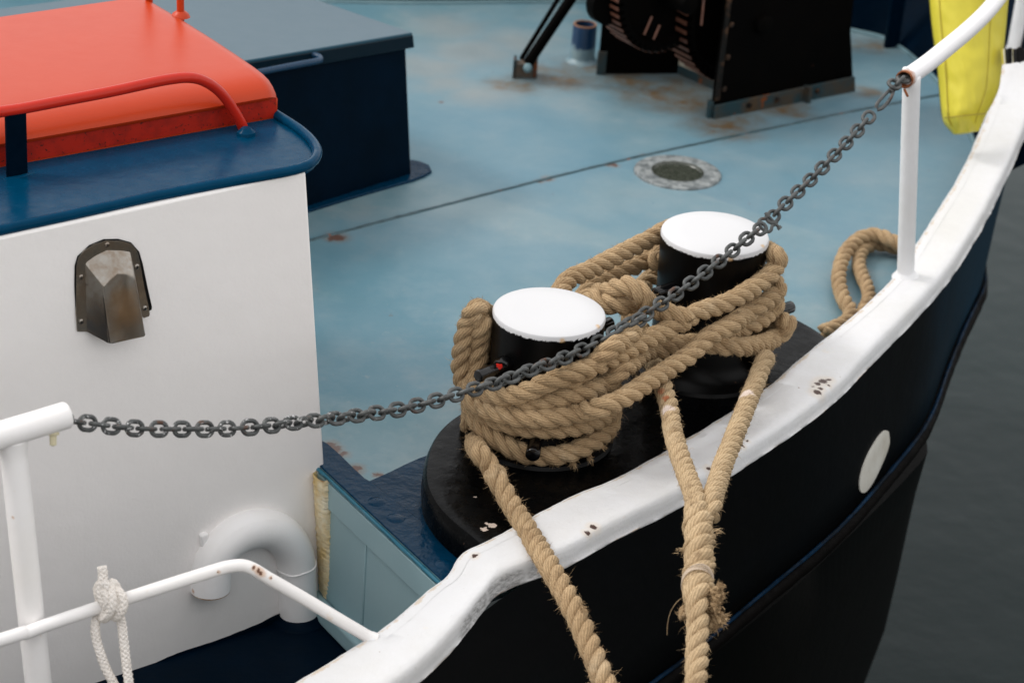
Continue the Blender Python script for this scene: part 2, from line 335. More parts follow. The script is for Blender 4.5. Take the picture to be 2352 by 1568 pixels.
def deck_mat():
    t = NT('pale_blue_deck_paint')
    a = (.075, .190, .232, 1); b = (.150, .245, .280, 1)
    c = t.mix(t.rng(t.noise(1.6, 5, .6, dist=.4), .36, .66), a, b)
    c = t.mix(t.rng(t.noise(6, 6, .72), .48, .72, 0, .65), c, (.23, .30, .32, 1))
    c = t.mix(t.rng(t.noise(3.2, 6, .7), .54, .70, 0, .55), c, (.26, .28, .275, 1))
    c = t.mix(t.rng(t.noise(14, 3, .6), .70, .74, 0, .5), c, (.09, .22, .31, 1))
    # repainted patch (darker blue) with a straight edge, as on the real plating
    c = t.mix(t.math('MULTIPLY', t.spots([(P(1600, 420), .75), (P(1800, 300), .8), (P(1100, 200), .6)], .5, 2, .8), .55), c, (.235, .315, .355, 1))
    def half(pa, pb, soft=.012):
        pa = P(*pa); pb = P(*pb); n_ = unit(np.cross(pb-pa, V3(0, 0, 1))); q = t.n('ShaderNodeVectorMath', operation='DOT_PRODUCT'); t.l(t.warp(.02, 12), q.inputs[0]); q.inputs[1].default_value = tuple(n_)
        return t.rng(t.math('SUBTRACT', q.outputs['Value'], float(pa@n_)), -soft, soft, smooth=True)
    hp_ = t.math('MULTIPLY', half((1390, 372), (960, 228)), half((700, 560), (1390, 372)))
    hp2 = t.math('MULTIPLY', half((1640, 600), (1100, 470)), half((1000, 900), (1640, 600)))
    c = t.mix(t.math('MULTIPLY', hp_, t.rng(t.noise(5, 4), .3, .6, .25, .6)), c, (.125, .225, .285, 1))
    c = t.mix(t.math('MULTIPLY', t.math('SUBTRACT', 1, half((1180, 470), (1640, 620), .02)), t.rng(t.noise(4, 4), .35, .6, .0, .45)), c, (.085, .21, .28, 1))
    patch = t.spots([(P(1150, 330), .35), (P(960, 600), .30), (P(1280, 600), .14), (P(850, 800), .3)], .12, 5, .25)
    c = t.mix(t.math('MULTIPLY', patch, .45), c, (.08, .20, .275, 1))
    brown = [((1290, 178), .10), ((1450, 185), .12), ((1560, 200), .12), ((1660, 290), .10), ((1330, 155), .08), ((1500, 215), .12), ((1180, 195), .07), ((1800, 250), .08), ((1990, 212), .05), ((1700, 275), .07), ((2010, 105), .07), ((1590, 240), .1)]
    c = t.mix(t.math('MULTIPLY', t.spots([(P(*q), r*.95) for q, r in brown], .18, 7, .85), t.rng(t.noise(11, 7, .8), .33, .6, .1, 1)), c, (.13, .075, .025, 1))
    c = t.mix(t.math('MULTIPLY', t.spots([(P(*q), r) for q, r in [((1030, 60), .12), ((1080, 115), .12), ((1180, 95), .12), ((980, 150), .10), ((1010, 190), .08), ((1100, 215), .10), ((1600, 20), .1)]], .22, 5, .9), .45), c, (.30, .28, .25, 1))
    rs = [((775, 545), .020), ((760, 549), .012), ((1258, 411), .012), ((1240, 416), .008), ((770, 1030), .014), ((788, 1042), .010), ((1400, 378), .010), ((1480, 356), .007), ((820, 1075), .012), ((1013, 235), .006), ((1410, 379), .01), ((868, 1090), .008), ((815, 1082), .011), ((760, 1022), .013), ((960, 1065), .006)]
    c = t.mix(t.math('MULTIPLY', t.spots([(P(*q), r*1.7) for q, r in rs], .03, 30, .5), .4), c, (.22, .12, .06, 1))
    c = t.mix(t.math('MULTIPLY', t.spots([(P(*q), r) for q, r in rs], .03, 60, .3), .85), c, (.09, .03, .013, 1))
    c = t.mix(t.rng(t.noise(28, 3, .6), .735, .76), c, (.12, .055, .035, 1))
    c = t.mix(t.rng(t.noise(1, 6, .75, vec=t.vmul(t.pos, (22, 90, 20))), .60, .74, 0, .35), c, (.22, .29, .31, 1)); c = t.mix(t.rng(t.noise(90, 5, .8), .60, .72, 0, .3), c, (.05, .12, .15, 1)); c = t.mix(t.rng(t.noise(38, 4, .65), .66, .69, 0, .55), c, (.20, .26, .28, 1)); c = t.mix(t.rng(t.noise(52, 3, .6), .715, .73, 0, .8), c, (.06, .16, .22, 1))
    nr = t.bump(t.noise(5, 3, .5), .25, .01); nr = t.bump(t.noise(160, 5, .7), .4, .001, nr)
    return t.fin(c, t.rng(t.noise(9, 5), .3, .7, .34, .52), 0, nr, .5)
M['deck'] = deck_mat()
def bollard_mat(i):
    c_, r_ = BOL[i]; t = NT('bollard_black'); sp = t.n('ShaderNodeSeparateXYZ'); t.l(t.pos, sp.inputs[0])
    h = t.math('ADD', sp.outputs[2], t.math('MULTIPLY', t.math('SUBTRACT', t.noise(95, 7, .85), .5), .024))
    m = t.rng(h, c_[2]-.0135, c_[2]-.0125)
    c = t.mix(m, t.mix(t.rng(t.noise(40, 4), .7, .76), (.001, .001, .0011, 1), (.1, .05, .03, 1)), (.62, .62, .63, 1))
    ru = t.spots([(c_+V3(.105, -.055, 0), .006), (c_+V3(.03, -.118, -.01), .006)], .012, 80, .6); c = t.mix(t.math('MULTIPLY', ru, .7), c, (.6, .35, .12, 1))
    return t.fin(c, t.rng(m, 0, 1, .35, .45), 0, t.bump(t.noise(120, 3), .25, .0008), .14)
def water_mat():
    t = NT('harbour_water'); w1 = t.noise(2.2, 4, .55); nr = t.bump(w1, .18, .05); nr = t.bump(t.noise(9, 2, .5), .05, .01, nr)
    m = t.fin((.0015, .011, .0115, 1), .12, 0, nr, .5); t.b.inputs['IOR'].default_value = 1.21; return m
M['water'] = water_mat()
def yellow_mat():
    t = NT('yellow_pvc_cloth'); c = t.mix(t.rng(t.noise(9, 4), .35, .7), (.66, .57, .05, 1), (.58, .50, .04, 1))
    return t.fin(c, .45, 0, t.bump(t.noise(8, 2, .5), .3, .01), .4)
M['yellow'] = yellow_mat()
def foam_mat():
    t = NT('yellowed_foam_sealant'); c = t.mix(t.rng(t.noise(14, 5, .7), .38, .62), (.88, .80, .60, 1), (.78, .58, .27, 1))
    c = t.mix(t.spots([(P(740, 1085), .012), (P(735, 1100), .01)], .01, 60, .5), c, (.35, .12, .02, 1))
    return t.fin(c, .8, 0, t.bump(t.noise(1, 4, .6, vec=t.vmul(t.pos, (40, 40, 160))), .9, .006), .2)
M['foam'] = foam_mat()
M['lidrim_shaded'] = paint('lid_rim_navy_shaded', (.0, .008, .016, 1), .35, spec=.15)  # same lid navy, darkened for the shade on its upright edge
M['blackrub'] = paint('black_gasket', (.002, .002, .002, 1), .6, spec=.15)
M['flangewear'] = paint('worn_flange', (.26, .28, .28, 1), .45, (.10, .115, .12, 1), 45, lo=.42, hi=.6, bumps=((120, .3, .001),), speck=[((.4, .42, .42, 1), 60, .62)])
M['murky'] = paint('murky_well', (.02, .026, .018, 1), .25, (.07, .075, .06, 1), 60)
M['blue_strake'] = paint('strake_blue', (.0, .018, .048, 1), .5, (.0, .004, .010, 1), 9, spec=.05, lo=.4, hi=.6, bumps=((60, .3, .002),))
M['brownblack'] = paint('fender_black', (.0015, .0012, .001, 1), .6, (.003, .0022, .002, 1), 10, bumps=((30, .4, .004),), spec=.03)
M['rustpipe'] = paint('rusted_bore', (.28, .085, .02, 1), .8, (.12, .035, .012, 1), 60, bumps=((200, .6, .002),))

# ================================================================== THE SETTING
# water
wz = -1.9
mb = MB(); box(mb, V3(-300, -60, wz-.5), V3(600, 0, 0), V3(0, 900, 0), V3(0, 0, .5)); o = build('water', mb, M['water']); tag(o, kind='structure')
mb = MB(); box(mb, V3(-40, -30, -4), V3(80, 0, 0), V3(0, 30.9, 0), V3(0, 0, 4.93)); M['bounce_quay'] = paint('bounce_quay_concrete', (.42, .41, .39, 1), .8, (.34, .33, .31, 1), 3); qy = build('bounce_quay', mb, M['bounce_quay'], bevel=.02); tag(qy, kind='structure')  # quay behind the camera, unseen, added to bounce light onto the cabin wall
# foredeck: one sheet from the break of the deck to the bow
EA = P(745, 1082); EB = P(1002, 1323); ed = unit(EB-EA)
edgeL = EA-ed*1.6; edgeR = EB+ed*.12
bow = [P(*q) for q in ((1960, 73), (2065, 110), (2176, 217), (2240, 337))]
inner_pts = [q for q in cin if q[0] > edgeR[0]+.06 and q[1] < bow[-1][1]-.35]
mid_in = [V3(*( .5*(a+near(cout, a)))[:2], 0) for a in inner_pts[::6]]
poly = [edgeL, edgeR] + mid_in + [bow[3]+V3(.14, 0, 0), bow[2]+V3(.12, .05, 0), bow[1]+V3(.08, .1, 0), bow[0]+V3(.05, .1, 0), P(1350, 6)+V3(0, .1, 0), P(900, 8)+V3(0, .1, 0), V3(-2.2, 7.4, 0), V3(-2.6, 6.2, 0)]
mb = MB(); prism(mb, poly, V3(0, 0, -.012)); fd = build('foredeck', mb, M['deck'], sharp=20); tag(fd, kind='structure')
# welded plate seam + second seam
def seam(pts, wdt=.006, h=.004, mat='greyblue', name='weld_seam'):
    mb = MB(); tube(mb, resamp(crom([P(*q) for q in pts], 8), .02)[0], wdt, seg=8, lump=.35)
    mb.v = [(x, y, z*(h/wdt)) for x, y, z in mb.v]; return build(name, mb, M[mat], fd)
M['seam'] = paint('seam_dirty', (.02, .05, .06, 1), .5, (.05, .11, .135, 1), 30, bumps=((90, .4, .002),), speck=[(RUST, 30, .64)])
seam([(640, 570), (710, 553), (900, 503), (1100, 451), (1260, 410), (1420, 371), (1560, 340), (1750, 300), (1950, 258), (2140, 222), (2230, 205)], mat='seam')
# lower deck and step
ZL = -.35
mb = MB(); lw = [V3(-3, 2.2, ZL), V3(-.8, 2.9, ZL), P(500, 1700, ZL), P(900, 1500, ZL)+V3(.1, -.05, 0), V3(EB[0]+.12, EB[1]+.1, ZL), V3(-.3, 5.2, ZL), V3(-3, 5.2, ZL)]
prism(mb, lw, V3(0, 0, -.02)); ld = build('lower_deck', mb, M['navy_dark'], sharp=20); tag(ld, kind='structure')
# step face (bulkhead at the break of the deck)
nstep = unit(np.cross(ed, V3(0, 0, 1)));  nstep = nstep if nstep[0] < 0 else -nstep   # towards the lower deck
A0 = EA-ed*.25; LEN = np.linalg.norm(edgeR-A0)
mb = MB(); prism(mb, [A0-V3(0, 0, .0125), A0+ed*LEN-V3(0, 0, .0125), A0+ed*LEN+V3(0, 0, ZL), A0+V3(0, 0, ZL)], -nstep*.01)
stp = build('deck_step', mb, M['stepface'], fd)
mb = MB(); prism(mb, [A0-V3(0, 0, .013), A0+ed*LEN-V3(0, 0, .013), A0+ed*LEN-V3(0, 0, .075), A0-V3(0, 0, .075)], nstep*.006); build('step_flange', mb, M['stepface'], fd, bevel=.002)
mb = MB(); prism(mb, [A0+V3(0, 0, ZL+.05), A0+ed*LEN+V3(0, 0, ZL+.05), A0+ed*LEN+V3(0, 0, ZL), A0+V3(0, 0, ZL)], nstep*.03); build('step_kerb', mb, M['stepface'], fd, bevel=.01)
mb = MB(); q0 = A0+ed*(.25+.19)+nstep*.001; tube(mb, [q0+V3(0, 0, -.075), q0+V3(0, 0, -.2), q0+V3(0, 0, ZL+.05)], .0025, seg=8); build('vertical_weld', mb, M['stepface'], fd)
# navy painted margin of the foredeck (plate doubled along the edge, with rivets)
mb = MB(); mg = [c8(300, 285), c8(650, 600), c8(985, 925), c8(1100, 1010), c8(1200, 900), c8(1150, 760), c8(1000, 660), c8(850, 560), c8(700, 440), c8(600, 360), c8(545, 330), c8(480, 270), c8(400, 190), c8(320, 120), c8(265, 90)]
edge_line = [EA-ed*.12+V3(0, 0, .001)]
prism(mb, [EA-ed*.15, EA, EB, edgeR]+[P(*q) for q in mg[3:]]+[P(*c8(200, 20))], V3(0, 0, .004)); navm = build('margin_plate', mb, M['navy'], fd, bevel=.002)
mb = MB(); prism(mb, [P(*q) for q in (c8(560, 352), c8(700, 462), c8(860, 590), c8(1010, 690), c8(1150, 790), c8(1300, 700), c8(1200, 400), c8(940, 185), c8(880, 205), c8(790, 245), c8(700, 290), c8(620, 325))], V3(0, 0, .0025)); build('deck_margin', mb, M['navy'], fd)
for q in (c8(620, 465), c8(735, 565), c8(1035, 845)):
    mb = MB(); lathe(mb, P(*q, .004), V3(0, 0, 1), [(.020, 0), (.016, .0012), (.010, .0022), (.003, .0026), (0, .0026)], 24); build('rivet', mb, M['navy'], fd)
mb = MB(); tube(mb, resamp([EA-ed*.2+V3(0, 0, -.004)+nstep*.004, edgeR+V3(0, 0, -.004)+nstep*.004], .02)[0], .0045, seg=8, lump=.3); 
M['teal_edge'] = paint('teal_edge', (.01, .12, .18, 1), .3); build('edge_bead', mb, M['teal_edge'], fd)

# ================================================================== HULL
hull = thing('ship_hull', "black steel ship's hull with white gunwale, blue rubbing strake and white oval hawse hole", 'hull', P(1400, 1150, 0))
# gunwale cap: cross-section swept between inner and outer edge
rows = []; uvs = []; T_ = .042; Sacc = np.r_[0, np.cumsum(np.linalg.norm(np.diff(cin, axis=0), axis=1))]
for i in range(len(cin)):
    a, b = cin[i], pair[i]; w = b-a; w2 = w.copy(); w2[2] = 0; n_ = unit(w2); wd = np.linalg.norm(w)
    prof = [(0, -T_), (-.001, -.008), (.003, -.002), (.009, 0), (.03, .0015), (.25*wd, .001), (.5*wd, .0015), (.75*wd, .001), (wd-.02, .001), (wd-.009, -.001), (wd-.003, -.005), (wd, -.012), (wd+.003, -.025), (wd+.004, -.036), (wd+.007, -.041), (wd+.004, -.046), (wd-.012, -.047)]
    uu = [-.1, -.02, 0, .03, .1, .22, .36, .5, .64, .68, .72, .78, .86, .93, .985, 1, 1.05]
    row = []
    for k, (o_, h_) in enumerate(prof):
        z = (a[2]+(b[2]-a[2])*min(1, max(0, o_/wd)))+h_; q = a+n_*o_; q = V3(q[0], q[1], z)
        nz = mnoise.noise(Vector((q[0]*14, q[1]*14, k*.35)))*.0008+mnoise.noise(Vector((q[0]*60, q[1]*60, k*.8)))*.0005
        amp = 1 + (2.2 if k in (0, 1, 2, 14, 15) else 0)
        q = q+n_*nz*amp*(1 if k > 8 or k < 3 else .3)+V3(0, 0, nz*.8); row.append(q); uvs.append((uu[k], Sacc[i]))
    rows.append(row)
mb = MB(); grid(mb, rows, uvs); build('gunwale', mb, M['cap'], hull, sharp=60)
# plating: rows of the outer skin
strk_px = [(1330, 1690), (1487, 1568), (1564, 1511), (1742, 1362), (1920, 1211), (2051, 1064), (2125, 965), (2172, 841), (2208, 753), (2238, 691), (2256, 640)]
ZS = -.30
sk = [P(*q, ZS) for q in strk_px]; d0 = unit(sk[0]-sk[1]); sk = [sk[0]+d0*1.6, sk[0]+d0*.8]+sk+[V3(1.375, 6.8, ZS), V3(1.34, 7.2, ZS), V3(1.1, 7.7, ZS), V3(.6, 8.2, ZS), V3(-.4, 8.8, ZS)]
NS = 120
strake, _ = resamp(smooth(crom(sk, 10), 3), n=NS)
topc = [q-V3(0, 0, .044) for q in pair[::12]]; 
topin = []
for i in range(0, len(cin), 12):
    w = pair[i]-cin[i]; w[2] = 0; topin.append(pair[i]-unit(w)*.012-V3(0, 0, .044))
dt = unit(topin[0]-topin[3]); topin = [topin[0]+dt*1.2]+topin+[V3(1.55, 7.9, .2), V3(1.2, 8.5, .2), V3(.3, 9.0, .2), V3(-.6, 9.3, .2)]
topc, _ = resamp(smooth(crom(topin, 4), 6), n=400)
def match(curve, ref, z=None):
    """resample curve so that its points sit beside those of ref"""
    out = []; last = 0
    for q in ref:
        d = ((curve[last:, :2]-q[:2])**2).sum(1); last = last+int(np.argmin(d[:max(6, len(d))])); out.append(curve[last])
    return np.array(out)
topm = smooth(match(topc, strake), 8)
sil = [((2124, 1012), -.40), ((2096, 1110), -.60), ((2077, 1190), -.75), ((2056, 1294), -.95), ((2020, 1440), -1.2), ((1975, 1560), -1.45), ((1890, 1730), -1.95)]
rowsH = [topm+(strake-topm)*t for t in (0, .25, .5, .75, 1)]
rowsH[4] = strake
for (px, zz) in sil:
    Tk = P(*px, zz); k = -.30-zz
    inset = .05*k+.02
    base = [sk[j]+V3(-inset*.75, inset*.65, 0)*(1+.0*j)-V3(0, 0, 0) for j in range(0, 7)]
    # bend towards the tangent point
    pts = []
    for j, q in enumerate(base):
        f_ = (j/6)**2; pts.append(V3(q[0]-.02*k*f_*6, q[1]-.05*k*f_*6, zz))
    pts = [q for q in pts if q[1] < Tk[1]-.25]
    tx = unit(V3(ray(*px)[0], ray(*px)[1], 0))
    pts += [Tk-tx*.12, Tk, Tk+tx*.10+V3(-.01, 0, 0), Tk+tx*.35+V3(-.12, 0, 0), Tk+tx*.6+V3(-.45, 0, 0), Tk+tx*.8+V3(-1.0, 0, 0)]
    for q in pts: q[2] = zz
    cr, _ = resamp(smooth(crom(pts, 8), 3), n=NS); rowsH.append(cr)
mb = MB(); grid(mb, [list(r) for r in rowsH]); build('hull_plating', mb, M['hull'], hull, sharp=0)
mb = MB(); tube(mb, resamp(strake, .03)[0]+V3(.008, -.008, .006), .0048, seg=10, lump=.25); build('blue_strake', mb, M['blue_strake'], hull)
fl = strake-V3(0, 0, .026)+V3(-.001, .001, 0); mb = MB(); tube(mb, resamp(fl, .04)[0], .022, seg=14, lump=.12); build('rubbing_fender', mb, M['brownblack'], hull)
rd = [P(*q, -.50) for q in ((1500, 1590), (1636, 1512), (1744, 1427), (1875, 1328), (1939, 1260), (2010, 1180), (2060, 1110), (2110, 1030))]
mb = MB(); tube(mb, resamp(crom(rd, 8), .04)[0]+V3(-.012, .012, 0), .009, seg=10, lump=.2); build('lower_chine', mb, M['brownblack'], hull)
# white lined oval hole in the plating
hc = [c9(*q) for q in ((1592, 285), (1597, 340), (1580, 400), (1550, 470), (1515, 540), (1480, 588), (1455, 596), (1444, 570), (1450, 510), (1475, 430), (1510, 360), (1550, 300), (1575, 280))]
ctr = c9(1520, 440)
def hull_hit(px):
    """nearest point of the plating on the ray of a pixel"""
    best = None
    for r0, r1 in ((rowsH[1], rowsH[2]), (rowsH[2], rowsH[3]), (rowsH[3], rowsH[4]), (rowsH[0], rowsH[1])):
        for i in range(20, NS-1):
            for a, b, c in ((r0[i], r0[i+1], r1[i]), (r0[i+1], r1[i+1], r1[i])):
                d = ray(*px); e1 = b-a; e2 = c-a; h = np.cross(d, e2); dd = e1@h
                if abs(dd) < 1e-12: continue
                s_ = CAM-a; u = (s_@h)/dd; q = np.cross(s_, e1); v = (d@q)/dd; tt = (e2@q)/dd
                if u >= -.01 and v >= -.01 and u+v <= 1.01 and tt > 1: 
                    if best is None or tt < best: best = tt
    return CAM+ray(*px)*(best if best else 5.0)
cc = hull_hit(ctr); Xs = [hull_hit(q) for q in (c9(1560, 360), c9(1480, 520))]
ex = unit(Xs[0]-Xs[1]); nrmh = unit(np.cross(ex, V3(0, 0, 1))); nrmh = nrmh if nrmh@(CAM-cc) > 0 else -nrmh
ring = [hull_hit(q)+nrmh*.0035 for q in hc]; ring, _ = resamp(crom(ring+[ring[0]], 6), n=41); ring = ring[:-1]; rc = ring.mean(0)
mb = MB(); vs = []
for s_, h_ in ((1.0, -.003), (1.0, 0), (.96, .0006), (.5, .0006), (.0, .0006)):
    vs += [rc+(q-rc)*s_+nrmh*h_ for q in ring]
n_ = len(ring); fs = [(i*n_+j, i*n_+(j+1) % n_, (i+1)*n_+(j+1) % n_, (i+1)*n_+j) for i in range(4) for j in range(n_)]
mb.add(vs, fs); M['hawse'] = paint('hawse_cream', (.62, .61, .56, 1), .5, (.5, .47, .40, 1), 12, bumps=((60, .3, .002),)); build('hawse_hole', mb, M['hawse'], hull)
# inner side of the bulwark
rows = [[a-V3(0, 0, .042)+unit((pair[i]-a)*V3(1, 1, 0))*.02 for i, a in list(enumerate(cin))[::4]], [V3(a[0], a[1], max(ZL, ZL if a[0] < EB[0]-.02 else -.0))+unit((pair[i]-a)*V3(1, 1, 0))*.05 for i, a in list(enumerate(cin))[::4]]]
mb = MB(); grid(mb, rows); M['inner'] = M['navy_dark']; build('inner_bulwark', mb, M['navy_dark'], hull)
# far bulwark and bow
fbase = [V3(-2.6, 7.3, 0), V3(-1.2, 7.48, 0), P(900, 9), P(1350, 7), P(1650, 22)+V3(0, 0, 0), P(1960, 73), P(2065, 110), P(2176, 217), P(2240, 337), P(2262, 420)]
fb, _ = resamp(crom(fbase, 10), .03)
top = [q+V3(0, 0, .5)+(V3(.05, .22, 0) if i < len(fb)*.66 else V3(.22, .06, 0)) for i, q in enumerate(fb)]; top = smooth(np.array(top), 12)
for i, q in enumerate(top):
    if i > len(fb)*.72: q[2] = .5-(i-len(fb)*.72)/(len(fb)*.28)*.40
far = thing('far_bulwark', 'dark navy inner bulwark wall curving round the bow behind the winch', 'bulwark', P(1960, 73))
mb = MB(); rws = [[q*1.0 for q in fb], [q+(t-q)*.5 for q, t in zip(fb, top)], list(top), [t+V3(.1, .14, 0) for t in top], [V3(t[0]+.14, t[1]+.2, -.1) for t in top]]; grid(mb, rws); build('wall', mb, M['navy_dark'], far)
mb = MB(); tube(mb, fb+V3(0, 0, .002), .009, seg=8); build('waterway_bead', mb, M['greyblue'], far)
for xx, yy in (c3(1470, 305),):
    q = P(xx, yy); k = int(np.argmin(((fb-q)**2).sum(1))); k = min(k, len(fb)-2); q = fb[k]; tt = unit(fb[k+1]-fb[k]); nn = V3(tt[1], -tt[0], 0); nn = nn if nn[1] < 0 else -nn
    mb = MB(); prism(mb, [q+nn*.0, q+nn*.05, q+nn*.05+V3(0, 0, .55), q+V3(0, 0, .55)], tt*.012); build('rib', mb, M['navy_dark'], far)

# ================================================================== BOLLARDS
ped_px = [(1075, 938), (1040, 958), (1008, 988), (987, 1025), (977, 1065), (977, 1105), (990, 1140), (1012, 1172), (1045, 1203), (1090, 1238), (1135, 1270)]
pz = PEDZ
pp = [P(*q, pz) for q in ped_px]; back = [P(1905, 768, pz+.012), P(1868, 741, pz+.012), P(1828, 720, pz+.012), P(1780, 703, pz+.012), P(1700, 712, pz+.008), P(1500, 775, pz+.005), P(1290, 850, pz)]
und = [V3(*(.65*a+.35*near(cout, a))[:2], pz) for a in cin[::8] if P(1180, 1230)[0] < a[0] < P(1900, 800)[0]]
outl = pp+und+back
outl = [V3(q[0], q[1], pz) for q in outl]
def inset_poly(pl, d):
    c = np.mean(pl, axis=0); n = len(pl); res = []
    for i in range(n):
        t = unit(pl[(i+1) % n]-pl[i-1]); nn = V3(-t[1], t[0], 0); nn = nn if nn@(c-pl[i]) > 0 else -nn; res.append(pl[i]+nn*d)
    return res
ro, _ = resamp(crom(outl+[outl[0]], 6), .02); ro = list(smooth(ro, 2)[:-1])
ped = thing('bollard_bed', 'glossy black rounded steel bed under the two bollards, its edge chipped', 'bollard bed', P(1300, 1000))
mb = MB(); lv = [(-.004, 0), (-.006, .030), (-.004, .055), (.0, .066), (.004, .071), (.012, .073), (.03, .073)]
vs = []; 
for ins, hz in lv: vs += [V3(q[0], q[1], hz) for q in inset_poly(ro, ins)]
n_ = len(ro); fs = [(i*n_+j, i*n_+(j+1) % n_, (i+1)*n_+(j+1) % n_, (i+1)*n_+j) for i in range(len(lv)-1) for j in range(n_)]; fs.append(tuple((len(lv)-1)*n_+j for j in range(n_)))
mb.add(vs, fs); M['bed'] = paint('bed_black_gloss', (.001, .0012, .0014, 1), .26, (.0016, .0018, .002, 1), 9, spec=.07, bumps=((16, .45, .006), (120, .3, .001)), speck=[((.10, .06, .04, 1), 55, .74)],
    stains=[((.55, .45, .38, 1), [(P(*c8(1270, 635), pz), .009), (P(*c8(1325, 615), pz), .008), (P(*c8(1300, 600), pz), .005), (P(*c8(1220, 440), pz), .003)], .03, 90, .12, .9)])
build('bed_plate', mb, M['bed'], ped)
BL = {}
for i, lab in ((1, 'front black bollard with white top, closest to the cabin, wrapped in thick rope'), (2, 'rear black bollard with white top, under the chain, further along the gunwale')):
    c_, r_ = BOL[i]; base = V3(c_[0], c_[1], PEDZ); hgt = c_[2]-PEDZ
    th = thing('bollard', lab, 'bollard', base, 'pair of mooring bollards')
    mb = MB(); lathe(mb, base, V3(0, 0, 1), [(r_+.04, .002), (r_+.036, .010), (r_+.02, .018), (r_+.006, .03), (r_-.002, .06), (r_-.003, hgt*.6), (r_-.001, hgt-.02), (r_, hgt-.008), (r_-.002, hgt-.003), (r_-.007, hgt), (r_*.6, hgt+.0015), (r_*.2, hgt+.002), (0, hgt+.002)], 96)
    build('post', mb, bollard_mat(i), th); BL[i] = th
M['horn'] = paint('horn_black', (.0012, .0012, .0015, 1), .14, (.002, .002, .0025, 1), 20, spec=.5, bumps=((50, .3, .002),), stains=[((.5, .02, .012, 1), [(P(*c6(690, 806), .296), .0065), (P(*c6(708, 802), .296), .004)], .012, 90, .2, .95)])
def horn(i, pA, pB, z, r=.0135):
    a = P(*pA, z); b = P(*pB, z); mb = MB(); tube(mb, resamp([a, b], .02)[0], r, seg=24, lump=.03); build('horn', mb, M['horn'], BL[i])
horn(1, c6(548, 878), (1401, 741), .285); horn(2, c7(562, 650), (1787, 580), .305)
horn(2, c7(1505, 744), (1470, 815), .17, .0145)
a = P(*c6(925, 1425), .135); mb = MB(); c_ = b1*V3(1, 1, 0)+V3(0, 0, .135); tube(mb, resamp([a, c_], .02)[0], .0155, seg=24); build('horn', mb, M['horn'], BL[1])
for i, q, z in ((1, c6(745, 785), .285), (2, c7(725, 548), .305)):
    a = P(*q, z); dd = unit(P(*(c6(548, 878) if i == 1 else c7(562, 650)), z)-a); mb = MB(); tube(mb, [a, a+dd*.008, a+dd*.018, a+dd*.028], [.016, .0185, .018, .0145], seg=20); build('horn_collar', mb, M['horn'], BL[i])

# ================================================================== ROPES
def rope(mb, pts, R=.0222, pitch=.100, strands=3, step=.0045, seg=12, phase=0, hairs=900, sm=3, rad=None, fuzz=1.0, hand=1, flat=1.0):
    """three twisted strands laid round the path, plus loose fibres"""
    p, s = resamp(crom(pts, 12), step); p = smooth(p, sm*3)
    for i in range(len(p)):
        nv = mnoise.noise_vector(Vector(p[i]*9)); p[i] = p[i]+np.array(nv)*.0018
    T, N, Bn = frames(p); Rr = np.full(len(p), R) if rad is None else np.interp(s/s[-1], rad[0], rad[1])
    allc = []
    for k in range(strands):
        wob = np.array([mnoise.noise(Vector((s[i]*7, k*3.1, phase))) for i in range(len(p))])
        ph = hand*2*math.pi*s/pitch+2*math.pi*k/strands+phase+wob*.25
        e = np.cos(ph)[:, None]*N+np.sin(ph)[:, None]*Bn
        rc = Rr*(.53 if strands == 3 else .56)
        c = p+e*rc[:, None]; T2 = np.gradient(c, axis=0); T2 /= np.linalg.norm(T2, axis=1)[:, None]
        E1 = e-T2*(e*T2).sum(1)[:, None]; E1 /= np.linalg.norm(E1, axis=1)[:, None]; E2 = np.cross(T2, E1)
        ls = np.r_[0, np.cumsum(np.linalg.norm(np.diff(c, axis=0), axis=1))]
        rn = np.array([1+.09*mnoise.noise(Vector((ls[i]*16, k*5.7+phase, 2)))+.05*mnoise.noise(Vector((ls[i]*70, k*2.7+phase, 7))) for i in range(len(p))])
        rr = Rr*(.495 if strands == 3 else .44)*rn
        vs = []; uv = []
        for i in range(len(p)):
            for j in range(seg+1):
                a = 2*math.pi*j/seg
                bmp = 1+.03*math.sin(6*a+hand*ls[i]*6*62+phase*3)+.06*mnoise.noise(Vector((math.cos(a)*1.6+phase, math.sin(a)*1.6+k*4, ls[i]*55)))
                vs.append(c[i]+rr[i]*bmp*(math.cos(a)*E1[i]*.98+math.sin(a)*E2[i]*1.04)); uv.append((j/seg, ls[i]*hand))
        m = seg+1; fs = [(i*m+j, i*m+j+1, (i+1)*m+j+1, (i+1)*m+j) for i in range(len(p)-1) for j in range(seg)]
        fs += [tuple(range(seg))[::-1], tuple((len(p)-1)*m+j for j in range(seg))]
        mb.add(vs, fs, uv); allc.append((c, rr, E1, E2, T2))
    nh = int(hairs*s[-1]*fuzz*2.6)
    for _ in range(nh):
        c, rr, E1, E2, T2 = allc[random.randrange(strands)]; i = random.randrange(2, len(p)-2); a = random.uniform(-2.2, 2.2)
        o_ = math.cos(a)*E1[i]+math.sin(a)*E2[i]; q = c[i]+o_*rr[i]*.97
        d = unit(T2[i]*random.uniform(-1, 1)+o_*random.uniform(.1, .9)+rng.normal(0, .35, 3)); L = random.uniform(.004, .013) if random.random() > .04 else random.uniform(.014, .028)
        wv = np.cross(d, rng.normal(0, 1, 3)); wv = unit(wv)*random.uniform(.00020, .00042); bend = rng.normal(0, .3, 3)
        q1 = q+d*L*.5; q2 = q1+unit(d+bend)*L*.5; uvv = [(random.random(), random.random()*.01)]*5
        mb.add([q-wv, q+wv, q1+wv*.7, q1-wv*.7, q2], [(0, 1, 2, 3), (3, 2, 4)], uvv)
    return p
